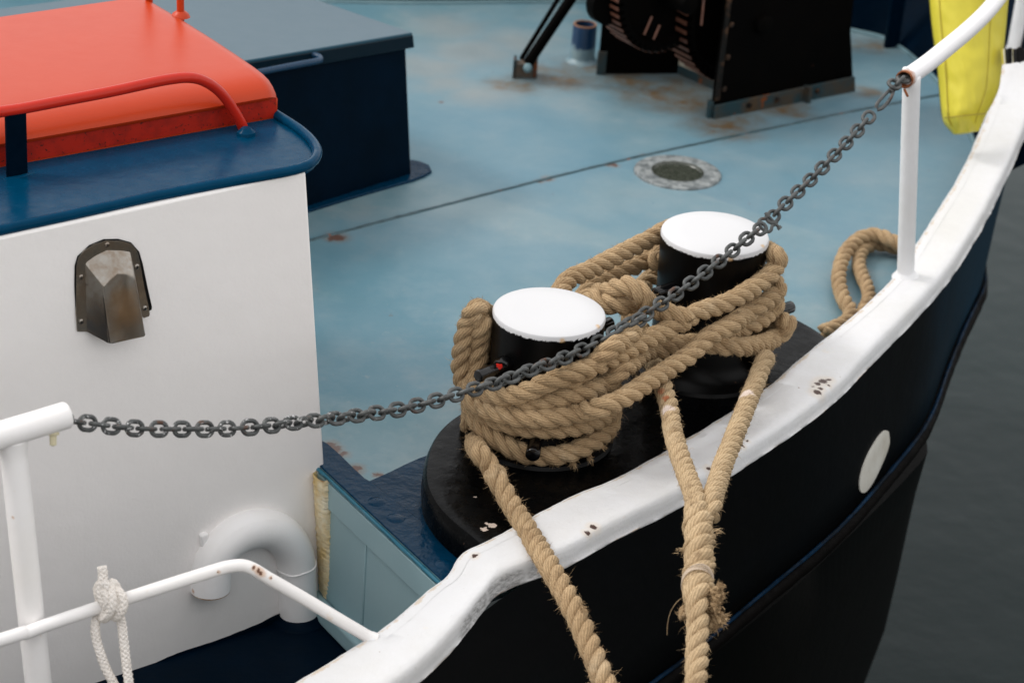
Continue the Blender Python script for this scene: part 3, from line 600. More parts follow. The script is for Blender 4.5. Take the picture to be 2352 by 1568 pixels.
def tuft(mb, q, d, n=26, L=.02, spread=.5, w=.0007):
    for _ in range(n):
        dd = unit(d+rng.normal(0, spread, 3)); l = L*random.uniform(.5, 1.2); wv = unit(np.cross(dd, rng.normal(0, 1, 3)))*w
        q0 = q+rng.normal(0, .003, 3); q1 = q0+dd*l*.6; q2 = q1+unit(dd+rng.normal(0, .4, 3))*l*.4
        mb.add([q0-wv, q0+wv, q1+wv*.8, q1-wv*.8, q2], [(0, 1, 2, 3), (3, 2, 4)], [(random.random(), 0)]*5)
g1 = lambda f, l, off=.021, b=1: [S(b, f(*q), off) for q in l]
rA = thing('mooring_rope', 'thick tan rope wound round both bollards, its single tail hanging over the gunwale', 'rope', V3(b1[0], b1[1], PEDZ))
mb = MB()
# turn 1: behind the front bollard, up its left side, across the top to the rear bollard, back behind
BR1 = [P(*n2(x, y), z) for x, y, z in ((1560, 300, .36), (1400, 375, .355), (1200, 475, .35), (1000, 580, .345), (800, 685, .34), (600, 790, .34), (400, 880, .34))]
rope(mb, [B(1, 60, .22), B(1, 100, .24), B(1, 132, .275, .024), B(1, 155, .325, .03)]+g1(c6, [(530, 412)], .035)+g1(c6, [(478, 500), (447, 620), (428, 740), (425, 850), (460, 940)], .045)+
     g1(n3, [(420, 330), (560, 410), (720, 430), (900, 410), (1100, 335), (1300, 240), (1600, 130)], .035)+[D(*n3(1900, 30), 5.03)]+
     [D(*c7(x, y), d) for x, y, d in ((330, 1060, 5.08), (470, 990, 5.13), (600, 925, 5.18), (740, 855, 5.21), (860, 780, 5.24))]+
     [D(*n1(x, y), d) for x, y, d in ((1000, 840, 5.27), (1200, 735, 5.30))]+g1(n1, [(1400, 615), (1530, 500), (1590, 400), (1585, 320)], .024, 2)+[B(2, 35, .345, .022), B(2, 70, .36), B(2, 105, .365), B(2, 135, .365)]+BR1+[B(1, 85, .33, .02)], phase=.4)
# turn 2: inner turn on the left, second course at the front, low round the rear bollard
BR2 = [P(*n2(x, y), z) for x, y, z in ((1590, 505, .29), (1450, 595, .285), (1300, 680, .28), (1100, 770, .275), (900, 865, .27), (700, 960, .265))]
rope(mb, [B(1, 80, .2), B(1, 115, .22), B(1, 140, .25), B(1, 160, .285)]+g1(c6, [(575, 500), (560, 610), (545, 730), (535, 830)], .02)+g1(n3, [(330, 180), (340, 330), (450, 450), (650, 520), (900, 520), (1100, 500), (1300, 470), (1500, 425), (1800, 350), (2000, 270)], .021)+
     [D(*n6(x, y), d) for x, y, d in ((400, 300, 5.08), (520, 215, 5.14), (640, 120, 5.22))]+[D(*n1(x, y), d) for x, y, d in ((400, 1290, 5.25), (600, 1240, 5.29), (820, 1240, 5.32), (1030, 1265, 5.32), (1230, 1270, 5.34))]+
     g1(n1, [(1430, 1240), (1580, 1170), (1680, 1080), (1690, 1000)], .035, 2)+[B(2, 25, .14, .03), B(2, 60, .14), B(2, 100, .15), B(2, 150, .18)], phase=1.3)
# turn 3: outer front course up to the rear bollard and back between the posts
rope(mb, [B(1, 120, .22), B(1, 160, .235)]+g1(n3, [(330, 440), (400, 520), (520, 590), (700, 645), (950, 690), (1200, 700), (1450, 680), (1700, 630)], .042)+[D(*n3(1950, 560), 4.99), D(*n3(2150, 490), 5.02), D(*n6(480, 510), 5.04)]+
     [D(*n6(x, y), d) for x, y, d in ((600, 435, 5.07), (750, 340, 5.12), (900, 240, 5.17), (1030, 150, 5.2))]+[D(*n1(x, y), d) for x, y, d in ((870, 1175, 5.24), (1000, 1105, 5.27), (1130, 1030, 5.29))]+
     g1(n1, [(1260, 940), (1380, 850), (1500, 780), (1580, 700), (1590, 620)], .024, 2)+[B(2, 40, .26, .022), B(2, 80, .27), B(2, 120, .28), B(2, 150, .29)]+BR2+[B(1, 80, .24)], phase=2.2)
# turn 3b: a lower course between the outer one and the horn
rope(mb, [B(1, 130, .18), B(1, 165, .19)]+g1(n3, [(320, 540), (420, 620), (600, 700), (800, 770), (1050, 815), (1300, 820), (1550, 810), (1800, 760), (1980, 680), (2080, 580)], .026)+[B(1, 5, .20, .03), B(1, 45, .2), B(1, 90, .2)], phase=.1)
# turn 4: lowest course, under the horn
rope(mb, [B(1, 110, .13), B(1, 150, .15)]+g1(n3, [(330, 560), (350, 640), (430, 760), (560, 880), (700, 990), (880, 1090), (1060, 1150), (1250, 1170), (1450, 1160), (1650, 1100), (1830, 1010), (1980, 900), (2070, 790), (2090, 690)], .028)+[B(1, 0, .15, .03), B(1, 40, .13), B(1, 90, .12)], phase=3.0, hairs=1300)
tuft(mb, S(1, n3(1600, 1240), .04), V3(.3, -.2, -1), 40, .022); tuft(mb, S(1, n3(1800, 1180), .04), V3(.6, -.2, -.8), 40, .018); tuft(mb, S(1, n3(1960, 1040), .04), V3(.8, -.1, -.5), 40, .016); tuft(mb, S(1, n3(2080, 880), .04), V3(1, 0, -.3), 30, .014)
tuft(mb, S(1, c6(460, 460), .05), V3(-1, 0, .2), 30, .012)
# turn 5: upper piece hugging the right side of the front bollard, below the chain
rope(mb, [P(*n2(1560, 800), .22), P(*n2(1450, 880), .215), P(*n2(1340, 1000), .21), P(*n2(1260, 1220), .215), P(*n2(1215, 1400), .225), P(*n2(1280, 1530), .235), D(*c7(395, 925), 5.10), D(*c7(330, 985), 5.07), D(*c7(240, 1040), 5.02)]+g1(n3, [(1700, 150), (1500, 240)], .012), phase=.9)
rope(mb, [D(*n1(900, 1180), 5.33), D(*n1(1020, 1150), 5.33)]+g1(n1, [(1160, 1105), (1300, 1050), (1420, 985), (1520, 900), (1585, 790)], .012, 2)+[B(2, 30, .2, .02), B(2, 80, .21)], phase=2.9)
# hitch between the posts
rope(mb, [B(1, 60, .27, .03), D(*n2(700, 1110), 5.22), D(*n2(860, 1185), 5.19), D(*n2(1000, 1215), 5.19), D(*n2(1140, 1215), 5.2), D(*n2(1260, 1160), 5.25), D(*n2(1300, 1050), 5.3)], R=.022, phase=.5)
rope(mb, [B(1, 78, .29, .03), D(*n2(760, 1050), 5.25), D(*n2(880, 1050), 5.22), D(*n2(1010, 990), 5.19), D(*n2(1140, 950), 5.17), D(*n2(1270, 985), 5.16), D(*n2(1380, 1080), 5.16), D(*n2(1440, 1190), 5.18), D(*n2(1560, 1270), 5.2), D(*n2(1700, 1310), 5.2), D(*n2(1850, 1350), 5.2), D(*n2(2000, 1420), 5.2)], R=.0225, phase=1.5)
# tail over the gunwale
rope(mb, [B(1, 120, .11), B(1, 155, .115)]+g1(n3, [(310, 700), (325, 830), (365, 980)], .022)+[D(*n3(x, y), d) for x, y, d in ((430, 1120, 4.98), (510, 1230, 4.97), (600, 1350, 4.96), (690, 1480, 4.95))]+
     [D(*c8(x, y), d) for x, y, d in ((1325, 290, 4.93), (1385, 390, 4.91), (1445, 490, 4.88), (1510, 600, 4.82), (1570, 700, 4.76), (1630, 800, 4.68), (1690, 900, 4.62), (1750, 1000, 4.58), (1805, 1100, 4.54), (1860, 1210, 4.5), (1905, 1320, 4.47), (1950, 1430, 4.44), (1995, 1540, 4.41), (2050, 1670, 4.38), (2150, 1900, 4.3))], R=.0225, phase=.7, hairs=1400)
tuft(mb, D(*c8(1860, 1110), 4.5), V3(.5, -.5, .2), 30, .016)
build('line', mb, M['rope'], rA, sharp=0)
# eye splice rope
rB = thing('eye_splice_rope', 'two legged rope from the rear bollard, joined by a frayed splice outside the gunwale', 'rope', V3(b2[0], b2[1], PEDZ))
mb = MB()
for q in ():
    pass
L1 = [B(2, 150, .12), B(2, 185, .115), B(2, 215, .115), D(*n6(770, 330), 5.19)]+[D(*n6(x, y), d) for x, y, d in ((785, 430, 5.16), (820, 540, 5.12), (850, 660, 5.07), (870, 780, 5.02), (890, 900, 4.95), (920, 1010, 4.88), (965, 1130, 4.82), (1005, 1240, 4.76), (1045, 1350, 4.69), (1080, 1450, 4.63), (1110, 1540, 4.6))]
rope(mb, L1, R=.0208, pitch=.10, phase=.2, hairs=700, fuzz=1.2)
L2 = [B(2, 60, .115), B(2, 25, .115), B(2, -8, .11, .022), D(*n6(1705, 190), 5.38)]+[D(*n6(x, y), d) for x, y, d in ((1655, 310, 5.32), (1605, 440, 5.25), (1555, 570, 5.17), (1500, 700, 5.09), (1450, 830, 5.02), (1400, 960, 4.95), (1350, 1080, 4.88), (1305, 1200, 4.81), (1270, 1310, 4.74), (1240, 1410, 4.67), (1225, 1500, 4.62), (1205, 1600, 4.6))]
rope(mb, L2, R=.0212, pitch=.10, phase=1.2, hairs=700, fuzz=1.2)
sp_ = [D(*n4(x, y), d) for x, y, d in ((330, 130, 4.66), (345, 220, 4.62), (360, 340, 4.58), (368, 460, 4.54), (370, 580, 4.5), (365, 700, 4.47), (358, 800, 4.44), (350, 880, 4.41), (352, 960, 4.39), (357, 1060, 4.37), (357, 1180, 4.34), (352, 1300, 4.31), (348, 1430, 4.28), (345, 1568, 4.24), (340, 1900, 4.15))]
rope(mb, sp_, R=.02, pitch=.105, phase=1.9, hairs=900, rad=([0, .06, .14, .40, .47, .52, 1], [.014, .022, .027, .0275, .027, .0215, .0205]), fuzz=1.2)
# tucked strands of the splice
for ph0 in (0, 2.1, 4.2):
    pts = []
    for k, t in enumerate(np.linspace(.10, .47, 15)):
        i = t*(len(sp_)-1); q = sp_[int(i)]+(sp_[int(i)+1]-sp_[int(i)])*(i-int(i)); a = ph0-t*19
        pts.append(q+.0225*(math.cos(a)*RT+math.sin(a)*FW))
    rope(mb, pts, R=.0105, pitch=.07, phase=ph0, hairs=500)
tuft(mb, D(*n4(490, 430), 4.5), V3(1, 0, 0), 30, .016); tuft(mb, D(*n4(245, 560), 4.5), V3(-1, 0, -.3), 20, .012)
build('line', mb, M['rope2'], rB, sharp=0)
mb = MB(); wc = sp_[6]; ax = unit(sp_[7]-sp_[5]); sx = unit(np.cross(ax, FW)); sy = np.cross(ax, sx)
for k in range(5):
    ring = []
    for j in range(41):
        a = 2*math.pi*j/40; ring.append(wc+ax*(.0035*k-.008)+.0285*(math.cos(a)*sx+math.sin(a)*sy)+ax*.009*math.cos(a*1+2.2)+ax*.0015*math.sin(3*a+k))
    tube(mb, ring, .0011, seg=6, caps=False)
build('whipping', mb, M['twine'], rB)
mb = MB()
for (x0, y0, x1, y1) in ((455, 900, 545, 835), (460, 930, 560, 905), (455, 960, 530, 1010), (450, 1040, 580, 1070), (445, 1060, 560, 1115), (440, 1090, 500, 1150), (450, 1000, 520, 960)):
    a = D(*n4(x0-20, y0), 4.43); b = D(*n4(x1-14, y1), 4.38); m_ = (a+b)/2+V3(0, -.01, .004)
    rope(mb, [a, m_, b], R=.0085, pitch=.04, phase=random.random()*6, hairs=1500, step=.003, sm=1); tuft(mb, b, unit(b-a), 30, .014, .35)
a = D(*n4(262, 1000), 4.4); b = D(*n4(252, 1080), 4.38); rope(mb, [a, (a+b)/2+V3(-.004, 0, 0), b], R=.008, pitch=.04, hairs=1500, step=.003, sm=1)
build('frayed_ends', mb, M['rope'], rB, sharp=0)
mb = MB(); tube(mb, resamp(crom([D(*n4(x, y), d) for x, y, d in ((262, 920, 4.4), (225, 935, 4.38), (180, 985, 4.37), (148, 1050, 4.36), (132, 1130, 4.36), (130, 1205, 4.36))], 8), .006)[0], .0007, seg=5); build('loose_yarn', mb, M['rope'], rB)
# rope loop lying on deck
rC = thing('rope_loop', 'small doubled loop of tan rope lying on the blue deck behind the white stanchion', 'rope', P(1960, 640))
mb = MB(); Rz = .021
rope(mb, [P(*c10(x, y), z) for x, y, z in ((900, 560, .03), (800, 455, .045), (720, 405, .055), (640, 375, .055), (560, 385, .05), (480, 440, .045), (425, 520, .04), (400, 610, .035), (405, 700, .03), (435, 790, .027), (480, 860, .024), (450, 920, .022), (380, 955, .022), (300, 985, .02))], R=.0195, hairs=700, phase=.4)
rope(mb, [P(*c10(x, y), z) for x, y, z in ((900, 520, .022), (800, 470, .022), (700, 440, .022), (610, 440, .022), (545, 480, .022), (525, 550, .022), (545, 640, .022), (580, 710, .022), (590, 780, .022), (560, 850, .02), (520, 930, .02))], R=.0185, hairs=700, phase=2.4)
build('line', mb, M['rope'], rC, sharp=0)

# ================================================================== RAILS
# right stanchion and top rail
st = P(2080, 634, .122); top_r = D(2094, 178, 5.66); rr_ = .0213
gr = thing('guard_rail', 'white tubular guard rail on the right with rusted open pipe end holding the chain', 'guard rail', st, 'white guard rails')
mb = MB(); tube(mb, resamp([st, top_r+unit(top_r-st)*.0], .02)[0], rr_, seg=28, lump=.02); build('stanchion', mb, M['white_rail'], gr)
mb = MB(); lathe(mb, st-V3(0, 0, .002), unit(top_r-st), [(.034, 0), (.031, .004), (.026, .010), (.0215, .018)], 32); build('weld_foot', mb, M['white_rail'], gr)
rp_ = [D(2077, 183, 5.63), D(2090, 174, 5.66), D(2130, 146, 5.74), D(2175, 110, 5.86), D(2215, 77, 6.0), D(2250, 45, 6.15), D(2282, 10, 6.32), D(2310, -30, 6.5), D(2340, -90, 6.8), D(2350, -160, 7.1)]
path = resamp(crom(rp_, 8), .01)[0]; T, N, Bn = frames(path)
vs = []; uv = []; seg = 28; m_ = seg+1
prof_r = [(rr_*.80, .09), (rr_*.80, .002), (rr_*.88, -.002), (rr_*1.0, 0)]
for r_, off in prof_r:
    for j in range(m_):
        a = 2*math.pi*j/seg; vs.append(path[0]+T[0]*(off+.003*mnoise.noise(Vector((math.cos(a)*3, math.sin(a)*3, r_*50))))+r_*(math.cos(a)*N[0]+math.sin(a)*Bn[0])); uv.append((j/seg, 0))
fs = [(i*m_+j, (i+1)*m_+j, (i+1)*m_+j+1, i*m_+j+1) for i in range(3) for j in range(seg)]
mb = MB(); mb.add(vs, fs, uv); build('rusted_pipe_end', mb, M['rustpipe'], gr, sharp=80)
t = NT('right_rail_white')
c = t.mix(t.rng(t.noise(5, 6, .7), .4, .8), (.86, .85, .86, 1), (.82, .80, .79, 1)); ru = t.spots([(path[0]+Bn[0]*0, .026), (path[2]-UP*.015+RT*.012, .011), (path[3]+RT*.02-UP*.012, .006)], .014, 70, .25); c = t.mix(ru, c, (.36, .12, .03, 1))
M['rail_r'] = t.fin(c, .38, 0, t.bump(t.noise(60, 3), .2, .001))
mb = MB(); tube(mb, path, rr_*1.01, seg=28, caps=False); build('top_rail', mb, M['rail_r'], gr)
mb = MB(); lathe(mb, path[1]+UP*.021, UP, [(.008, -.004), (.008, .003), (.005, .006), (0, .007)], 12); build('bolt', mb, M['white_rail'], gr)
# a rusty sliver hanging from the bore
mb = MB(); tube(mb, [D(2077, 205, 5.62), D(2081, 214, 5.62), D(2085, 222, 5.62)], .003, seg=8); build('rust_flake', mb, M['rustpipe'], gr)
s2b = P(2327, 118, .19); mb = MB(); tube(mb, resamp([s2b, s2b+V3(0.01, 0, .75)], .03)[0], .0205, seg=24); build('stanchion', mb, M['white_rail'], gr)
# left rail
gl = thing('guard_rail', 'white tubular guard rail before the cabin, white cord tied on its bent mid rail', 'guard rail', D(90, 1568, 4.25)-V3(0, 0, .4), 'white guard rails')
pr = .0238
spots_l = [(D(*c5(160, 670), 4.22), .004), (D(*c5(165, 585), 4.22), .002), (D(*c5(85, 420), 4.24), .0015), (D(*c5(240, 1180), 4.2), .004), (D(*c5(195, 880), 4.22), .002), (D(*c5(1620, 755), 4.42), .004), (D(*c5(1640, 770), 4.42), .005), (D(*c5(1590, 735), 4.42), .003), (D(*c5(1700, 800), 4.43), .002), (D(*c5(1775, 825), 4.43), .002), (D(*c5(1895, 910), 4.44), .002), (D(*c5(2240, 1100), 4.47), .006), (D(*c5(2215, 1085), 4.47), .005), (D(*c5(1370, 765), 4.4), .0015)]
def railmat(sp):
    t = NT('left_rail_white'); c = t.mix(t.rng(t.noise(5, 6, .7), .4, .8), (.88, .86, .85, 1), (.82, .79, .75, 1)); c = t.mix(t.rng(t.noise(16, 5, .7), .64, .74, 0, .5), c, (.7, .56, .38, 1))
    c = t.mix(t.math('MULTIPLY', t.spots([(p, r*2) for p, r in sp], .012, 80, .6), .6), c, (.55, .26, .08, 1)); c = t.mix(t.spots(sp, .01, 120, .3), c, (.13, .05, .02, 1))
    return t.fin(c, .42, 0, t.bump(t.noise(60, 3), .25, .001))
M['rail_l'] = railmat(spots_l)
pt = D(28, 1012, 4.22); pb = D(88, 1568, 4.36); pdn = unit(pb-pt)
mb = MB(); pq = resamp([pt, pb+pdn*.9], .008)[0]; tube(mb, pq, [pr*(1+.22*max(0, 1-i*.008/.035)**2) for i in range(len(pq))], seg=32, lump=.015); build('post', mb, M['rail_l'], gl)
tl = [D(-140, 1040, 4.15), D(0, 999, 4.19), D(80, 975, 4.22), D(152, 953, 4.25)]
mb = MB(); tube(mb, resamp(tl, .02)[0], pr*1.02, seg=32, lump=.01); build('top_rail', mb, M['rail_l'], gl)
mb = MB(); lathe(mb, D(124, 946, 4.24), UP, [(.010, -.006), (.010, .0), (.006, .004), (.004, .008), (0, .009)], 10); build('bolt', mb, M['white_rail'], gl)
M['creambolt'] = paint('cream_bolt', (.6, .54, .36, 1), .5)
mb = MB(); lathe(mb, D(122, 988, 4.24), -UP, [(.011, 0), (.011, .008), (.0065, .009), (.006, .026), (0, .028)], 8); build('bolt', mb, M['creambolt'], gl)
mr = [D(*c5(x, y), d) for x, y, d in ((150, 1150, 4.28), (320, 1085, 4.3), (620, 985, 4.34), (1000, 862, 4.37), (1350, 752, 4.41), (1450, 727, 4.42))]+[D(*c5(x, y), d) for x, y, d in ((1520, 722, 4.425), (1590, 745, 4.43), (1680, 800, 4.44), (1900, 925, 4.47), (2150, 1075, 4.5), (2270, 1145, 4.52), (2340, 1190, 4.53))]
pq = resamp(smooth(crom(mr, 6), 2), .006)[0]; mb = MB(); tube(mb, pq, [.0121*(1+.0*max(0, 1-abs(i*.006-.042)/.022)**2+.35*max(0, 1-(len(pq)-1-i)*.006/.02)**2) for i in range(len(pq))], seg=24, lump=.015); build('mid_rail', mb, M['rail_l'], gl)
mb = MB(); tube(mb, resamp([D(*c5(-200, 1250), 4.22), D(*c5(0, 1190), 4.25), D(*c5(160, 1140), 4.28)], .02)[0], .0125, seg=24); build('mid_rail', mb, M['rail_l'], gl)
f0 = D(*c5(2330, 1185), 4.53); mb = MB(); lathe(mb, V3(f0[0], f0[1], .052), V3(0, 0, 1), [(.0155, -.004), (.0145, .000), (.012, .002), (.010, .003)], 24); build('weld_foot', mb, M['white_rail'], gl)
for q, dd in ((mr[1]*.75+mr[0]*.25, mr[1]-mr[0]), (D(*c5(110, 1155), 4.27), mr[0]-mr[1])):
    pass
# white cord knotted on the mid rail
wc_ = thing('white_cord', 'thin white braided cord knotted round the mid rail with two hanging legs', 'cord', D(*n5(300, 650), 4.33), None)
def braid(mb, pts, R=.0056):
    p, s = resamp(crom(pts, 10), .0022); p = smooth(p, 3); T, N, Bn = frames(p)
    for k in range(8):
        hand = 1 if k < 4 else -1; ph = hand*2*math.pi*s/.034+2*math.pi*(k % 4)/4
        rr = R*(.70+.16*np.cos(4*ph*(1) + (0 if hand > 0 else math.pi)))
        c = p+(np.cos(ph)[:, None]*N+np.sin(ph)[:, None]*Bn)*rr[:, None]; tube(mb, c, R*.40, seg=7, caps=True)
mb = MB(); dr = 4.335
K5 = lambda l: [D(*n5(x, y), dr+z) for x, y, z in l]
braid(mb, K5([(240, 145, -.02), (252, 230, -.02), (245, 320, -.022), (215, 420, -.022), (230, 520, -.024), (280, 600, -.026), (310, 660, -.022), (280, 730, -.005), (230, 760, .012)]), .0078)
braid(mb, K5([(250, 330, -.03), (290, 360, -.03), (300, 440, -.028), (240, 500, -.02), (190, 470, -.01), (185, 400, -.008), (215, 350, -.02)]), .0072)
braid(mb, K5([(200, 560, .01), (200, 480, -.005), (260, 440, -.03), (300, 520, -.036), (300, 600, -.034), (330, 640, -.03)]), .006)
braid(mb, K5([(230, 770, .01), (290, 760, -.012), (345, 690, -.03), (370, 590, -.036), (362, 480, -.034), (340, 380, -.018), (370, 340, .0), (420, 400, .012)]), .0078)
braid(mb, K5([(385, 440, .0), (430, 440, -.02), (485, 500, -.03), (505, 590, -.032), (480, 680, -.03), (420, 745, -.02), (370, 740, -.006), (390, 660, -.02), (420, 560, -.03), (400, 480, -.02), (380, 420, 0)]), .0078)
braid(mb, K5([(420, 520, -.024), (440, 600, -.03), (440, 690, -.026), (460, 760, -.012), (482, 850, -.004), (495, 960, -.004), (512, 1100, -.004), (530, 1260, -.004), (550, 1420, -.004), (570, 1568, -.004), (600, 1800, -.004)]), .0076)
braid(mb, K5([(230, 700, .018), (185, 740, .014), (160, 820, .008), (158, 930, .004), (178, 1060, .002), (215, 1180, 0), (255, 1300, 0), (300, 1410, 0), (345, 1500, 0), (385, 1575, 0), (480, 1800, 0)]), .0076)
build('cord', mb, M['white_cord'], wc_, sharp=0)

# ================================================================== CHAIN
ch = thing('chain', 'dark galvanised chain sagging between the two white guard rails across the picture', 'chain', D(1176, 880, 4.9))
cp = [(146, 962), (160, 966), (187, 970), (215, 973), (272, 980), (328, 984), (383, 985), (438, 985), (492, 985), (545, 983), (600, 979), (640, 975), (700, 968), (760, 962), (820, 954), (870, 947)]
cp += [c6(*q) for q in ((0, 1108), (130, 1078), (260, 1045), (400, 1003), (530, 965), (700, 917), (830, 865), (950, 822), (1100, 770), (1230, 712), (1355, 655), (1465, 600), (1570, 537), (1690, 475))]
cp += [c7(*q) for q in ((250, 940), (350, 882), (455, 822), (550, 752), (655, 690), (755, 617), (855, 545), (950, 470), (1045, 395), (1140, 317), (1230, 242), (1335, 168))]
cp += [c3(*q) for q in ((805, 1320), (883, 1245), (962, 1170), (1040, 1095), (1115, 1017), (1190, 940), (1265, 860), (1335, 782), (1405, 695))]
def dchain(x):  # depth along a straight plan line between the two ends
    x1, d1, x2, d2 = 146, 4.25, 2078, 5.62
    u1 = (x1-1176)/F; u2 = (x2-1176)/F; u = (x-1176)/F; X1 = u1*d1; X2 = u2*d2
    return (d1*(X2-X1)-X1*(d2-d1))/((X2-X1)-u*(d2-d1))
cpts = np.array([D(x, y, dchain(x)) for x, y in cp]); cc_, sA = resamp(crom(cpts, 8), .002); cc_ = smooth(cc_, 6)
pitch = .0243; wr = .0041
def link_mesh(L=.0243, w=.0115, r=.0041, name='link', seg=10):
    mb = MB(); pts = []; h = L/2+r-w
    n = 14
    for i in range(n+1): a = -math.pi/2+math.pi*i/n; pts.append(V3(h+w*math.cos(a), w*math.sin(a), 0))
    for i in range(n+1): a = math.pi/2+math.pi*i/n; pts.append(V3(-h+w*math.cos(a), w*math.sin(a), 0))
    k = len(pts); vs = []; uv = []
    for i in range(k):
        t = unit(pts[(i+1) % k]-pts[i-1]); nn = V3(t[1], -t[0], 0)
        for j in range(seg): a = 2*math.pi*j/seg; vs.append(pts[i]+r*(math.cos(a)*nn+math.sin(a)*V3(0, 0, 1))); uv.append((j/seg, i/k))
    fs = [(i*seg+j, ((i+1) % k)*seg+j, ((i+1) % k)*seg+(j+1) % seg, i*seg+(j+1) % seg) for i in range(k) for j in range(seg)]
    mb.add(vs, fs, uv); me = bpy.data.meshes.new(name); me.from_pydata(mb.v, [], mb.f)
    me.polygons.foreach_set('use_smooth', [True]*len(me.polygons))
    bm = bmesh.new(); bm.from_mesh(me); bmesh.ops.recalc_face_normals(bm, faces=bm.faces); bm.to_mesh(me); bm.free()
    me.materials.append(M['chain']); return me
lm = link_mesh(w=.0121, r=.0043)
off0 = np.array(ch['_o'])
def put(me, name, q, X, Z, sc=1):
    X = unit(X); Z = unit(Z-X*(Z@X)); Y = np.cross(Z, X); o = bpy.data.objects.new(name, me); COL.objects.link(o); o.parent = ch
    mt = Matrix(((X[0], Y[0], Z[0]), (X[1], Y[1], Z[1]), (X[2], Y[2], Z[2]))).to_4x4(); mt.translation = Vector(q-off0)
    o.matrix_local = mt @ Matrix.Scale(sc, 4); return o
total = sA[-1]; nl = int((total)/pitch); i = 0; sh_s = None
dsh = ((cc_-D(*c7(1335, 168), dchain(c7(1335, 168)[0])))**2).sum(1); s_sh = sA[int(np.argmin(dsh))]
for k in range(nl+1):
    s_ = k*pitch; idx = min(len(cc_)-2, int(s_/total*(len(cc_)-1))); q = cc_[idx]; X = unit(cc_[min(idx+4, len(cc_)-1)]-cc_[max(0, idx-4)])
    px = pix(q)[0]; view = unit(q-CAM); Y0 = unit(np.cross(view, X)); Z0 = np.cross(X, Y0)
    tw = np.interp(px, [0, 600, 680, 820, 900, 1080, 1150, 1260, 1330, 2100], [0, .05, .55, .5, .12, .12, .6, .55, .1, .08])+.12*mnoise.noise(Vector((k*.7, 0, 0)))
    a = tw+(math.pi/2 if k % 2 else 0)
    if abs(s_-s_sh) < pitch*.5 or (s_ > s_sh and s_-s_sh < pitch*.8): sh_k = (q, X, Y0, Z0) if abs(s_-s_sh) < pitch*.5 else sh_k; continue
    put(lm, 'link', q, X, Z0*math.cos(a)+Y0*math.sin(a), 1+.02*random.uniform(-1, 1))
q, X, Y0, Z0 = sh_k   # bow shackle joining two lengths
mb = MB(); bp = [q+X*x*1.0+Y0*y for x, y in ((.017, .0125), (.006, .0115), (-.004, .0165), (-.014, .014), (-.0195, 0), (-.014, -.014), (-.004, -.0165), (.006, -.0115), (.017, -.0125))]
tube(mb, resamp(crom(bp, 6), .002)[0], .0038, seg=10); 
for sg in (1, -1): lathe(mb, q+X*.017+Y0*.0125*sg-Y0*.004, Y0, [(.0066, 0), (.0066, .008)], 14)
build('shackle', mb, M['chain'], ch)
mb = MB(); tube(mb, [q+X*.017+Y0*a for a in (-.02, -.01, 0, .01, .024)], .0034, seg=10); lathe(mb, q+X*.017+Y0*.022, Y0, [(.0062, 0), (.0062, .007)], 6); build('shackle_pin', mb, M['chain'], ch)
# spring hook and ring at the upper end
e0 = D(*c3(1408, 690), dchain(2050)-.0); hk = [D(*c3(x, y), d) for x, y, d in ((1425, 690, 5.56), (1455, 680, 5.56), (1490, 645, 5.57), (1515, 605, 5.57), (1525, 575, 5.58), (1512, 563, 5.58), (1480, 588, 5.575), (1450, 620, 5.57), (1425, 650, 5.56), (1418, 678, 5.56))]
mb = MB(); tube(mb, resamp(crom(hk, 6), .002)[0], .0042, seg=10, caps=False); build('snap_hook', mb, M['chain'], ch)
mb = MB(); tube(mb, [D(*c3(1508, 575), 5.578), D(*c3(1520, 562), 5.58), D(*c3(1530, 550), 5.582)], .008, seg=14); build('swivel', mb, M['chain'], ch)
for (x, y, d, a) in ((1532, 530, 5.585, .2), (1562, 515, 5.6, 1.6), (1592, 495, 5.63, .5)):
    q = D(*c3(x, y), d); X = unit(D(*c3(1600, 480), 5.66)-D(*c3(1500, 580), 5.57)); view = unit(q-CAM); Y0 = unit(np.cross(view, X)); Z0 = np.cross(X, Y0)
    put(lm, 'link', q, X, Z0*math.cos(a)+Y0*math.sin(a), 1.08)

# ================================================================== CABIN
K0 = P(742, 1070); Kb = K0-.35*W; PLb = P(300, 1540, -.35)
e = PLb-Kb; e -= W*(e@W); e = unit(e); nc = unit(np.cross(e, W)); nc = nc if nc[1] < 0 else -nc      # e: to the left along the wall, nc: outwards
def Cq(a, b, h): return K0+e*a+nc*b+W*h
def topz(a): return .685+.0655*a
cab = thing('cabin', 'white steel deckhouse with blue overhanging roof edge and peeling corner', 'cabin', Kb)
AL = 2.2
mb = MB(); prism(mb, [Cq(-.008, 0, -.37), Cq(.004, 0, topz(0)), Cq(AL, 0, topz(AL)), Cq(AL, 0, -.37)], -nc*.9); build('wall', mb, M['cabin'], cab, bevel=.006)
# navy paint strip where the wall meets the lower deck (welded cove)
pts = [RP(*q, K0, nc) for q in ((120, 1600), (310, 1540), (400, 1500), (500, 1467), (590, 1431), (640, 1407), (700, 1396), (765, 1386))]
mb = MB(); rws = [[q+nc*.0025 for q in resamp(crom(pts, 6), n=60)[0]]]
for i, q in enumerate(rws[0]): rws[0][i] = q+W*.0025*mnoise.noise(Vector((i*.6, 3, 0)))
rws.append([q-W*(.15) for q in rws[0]]); grid(mb, rws); build('cove_paint', mb, M['navy_dark'], cab)
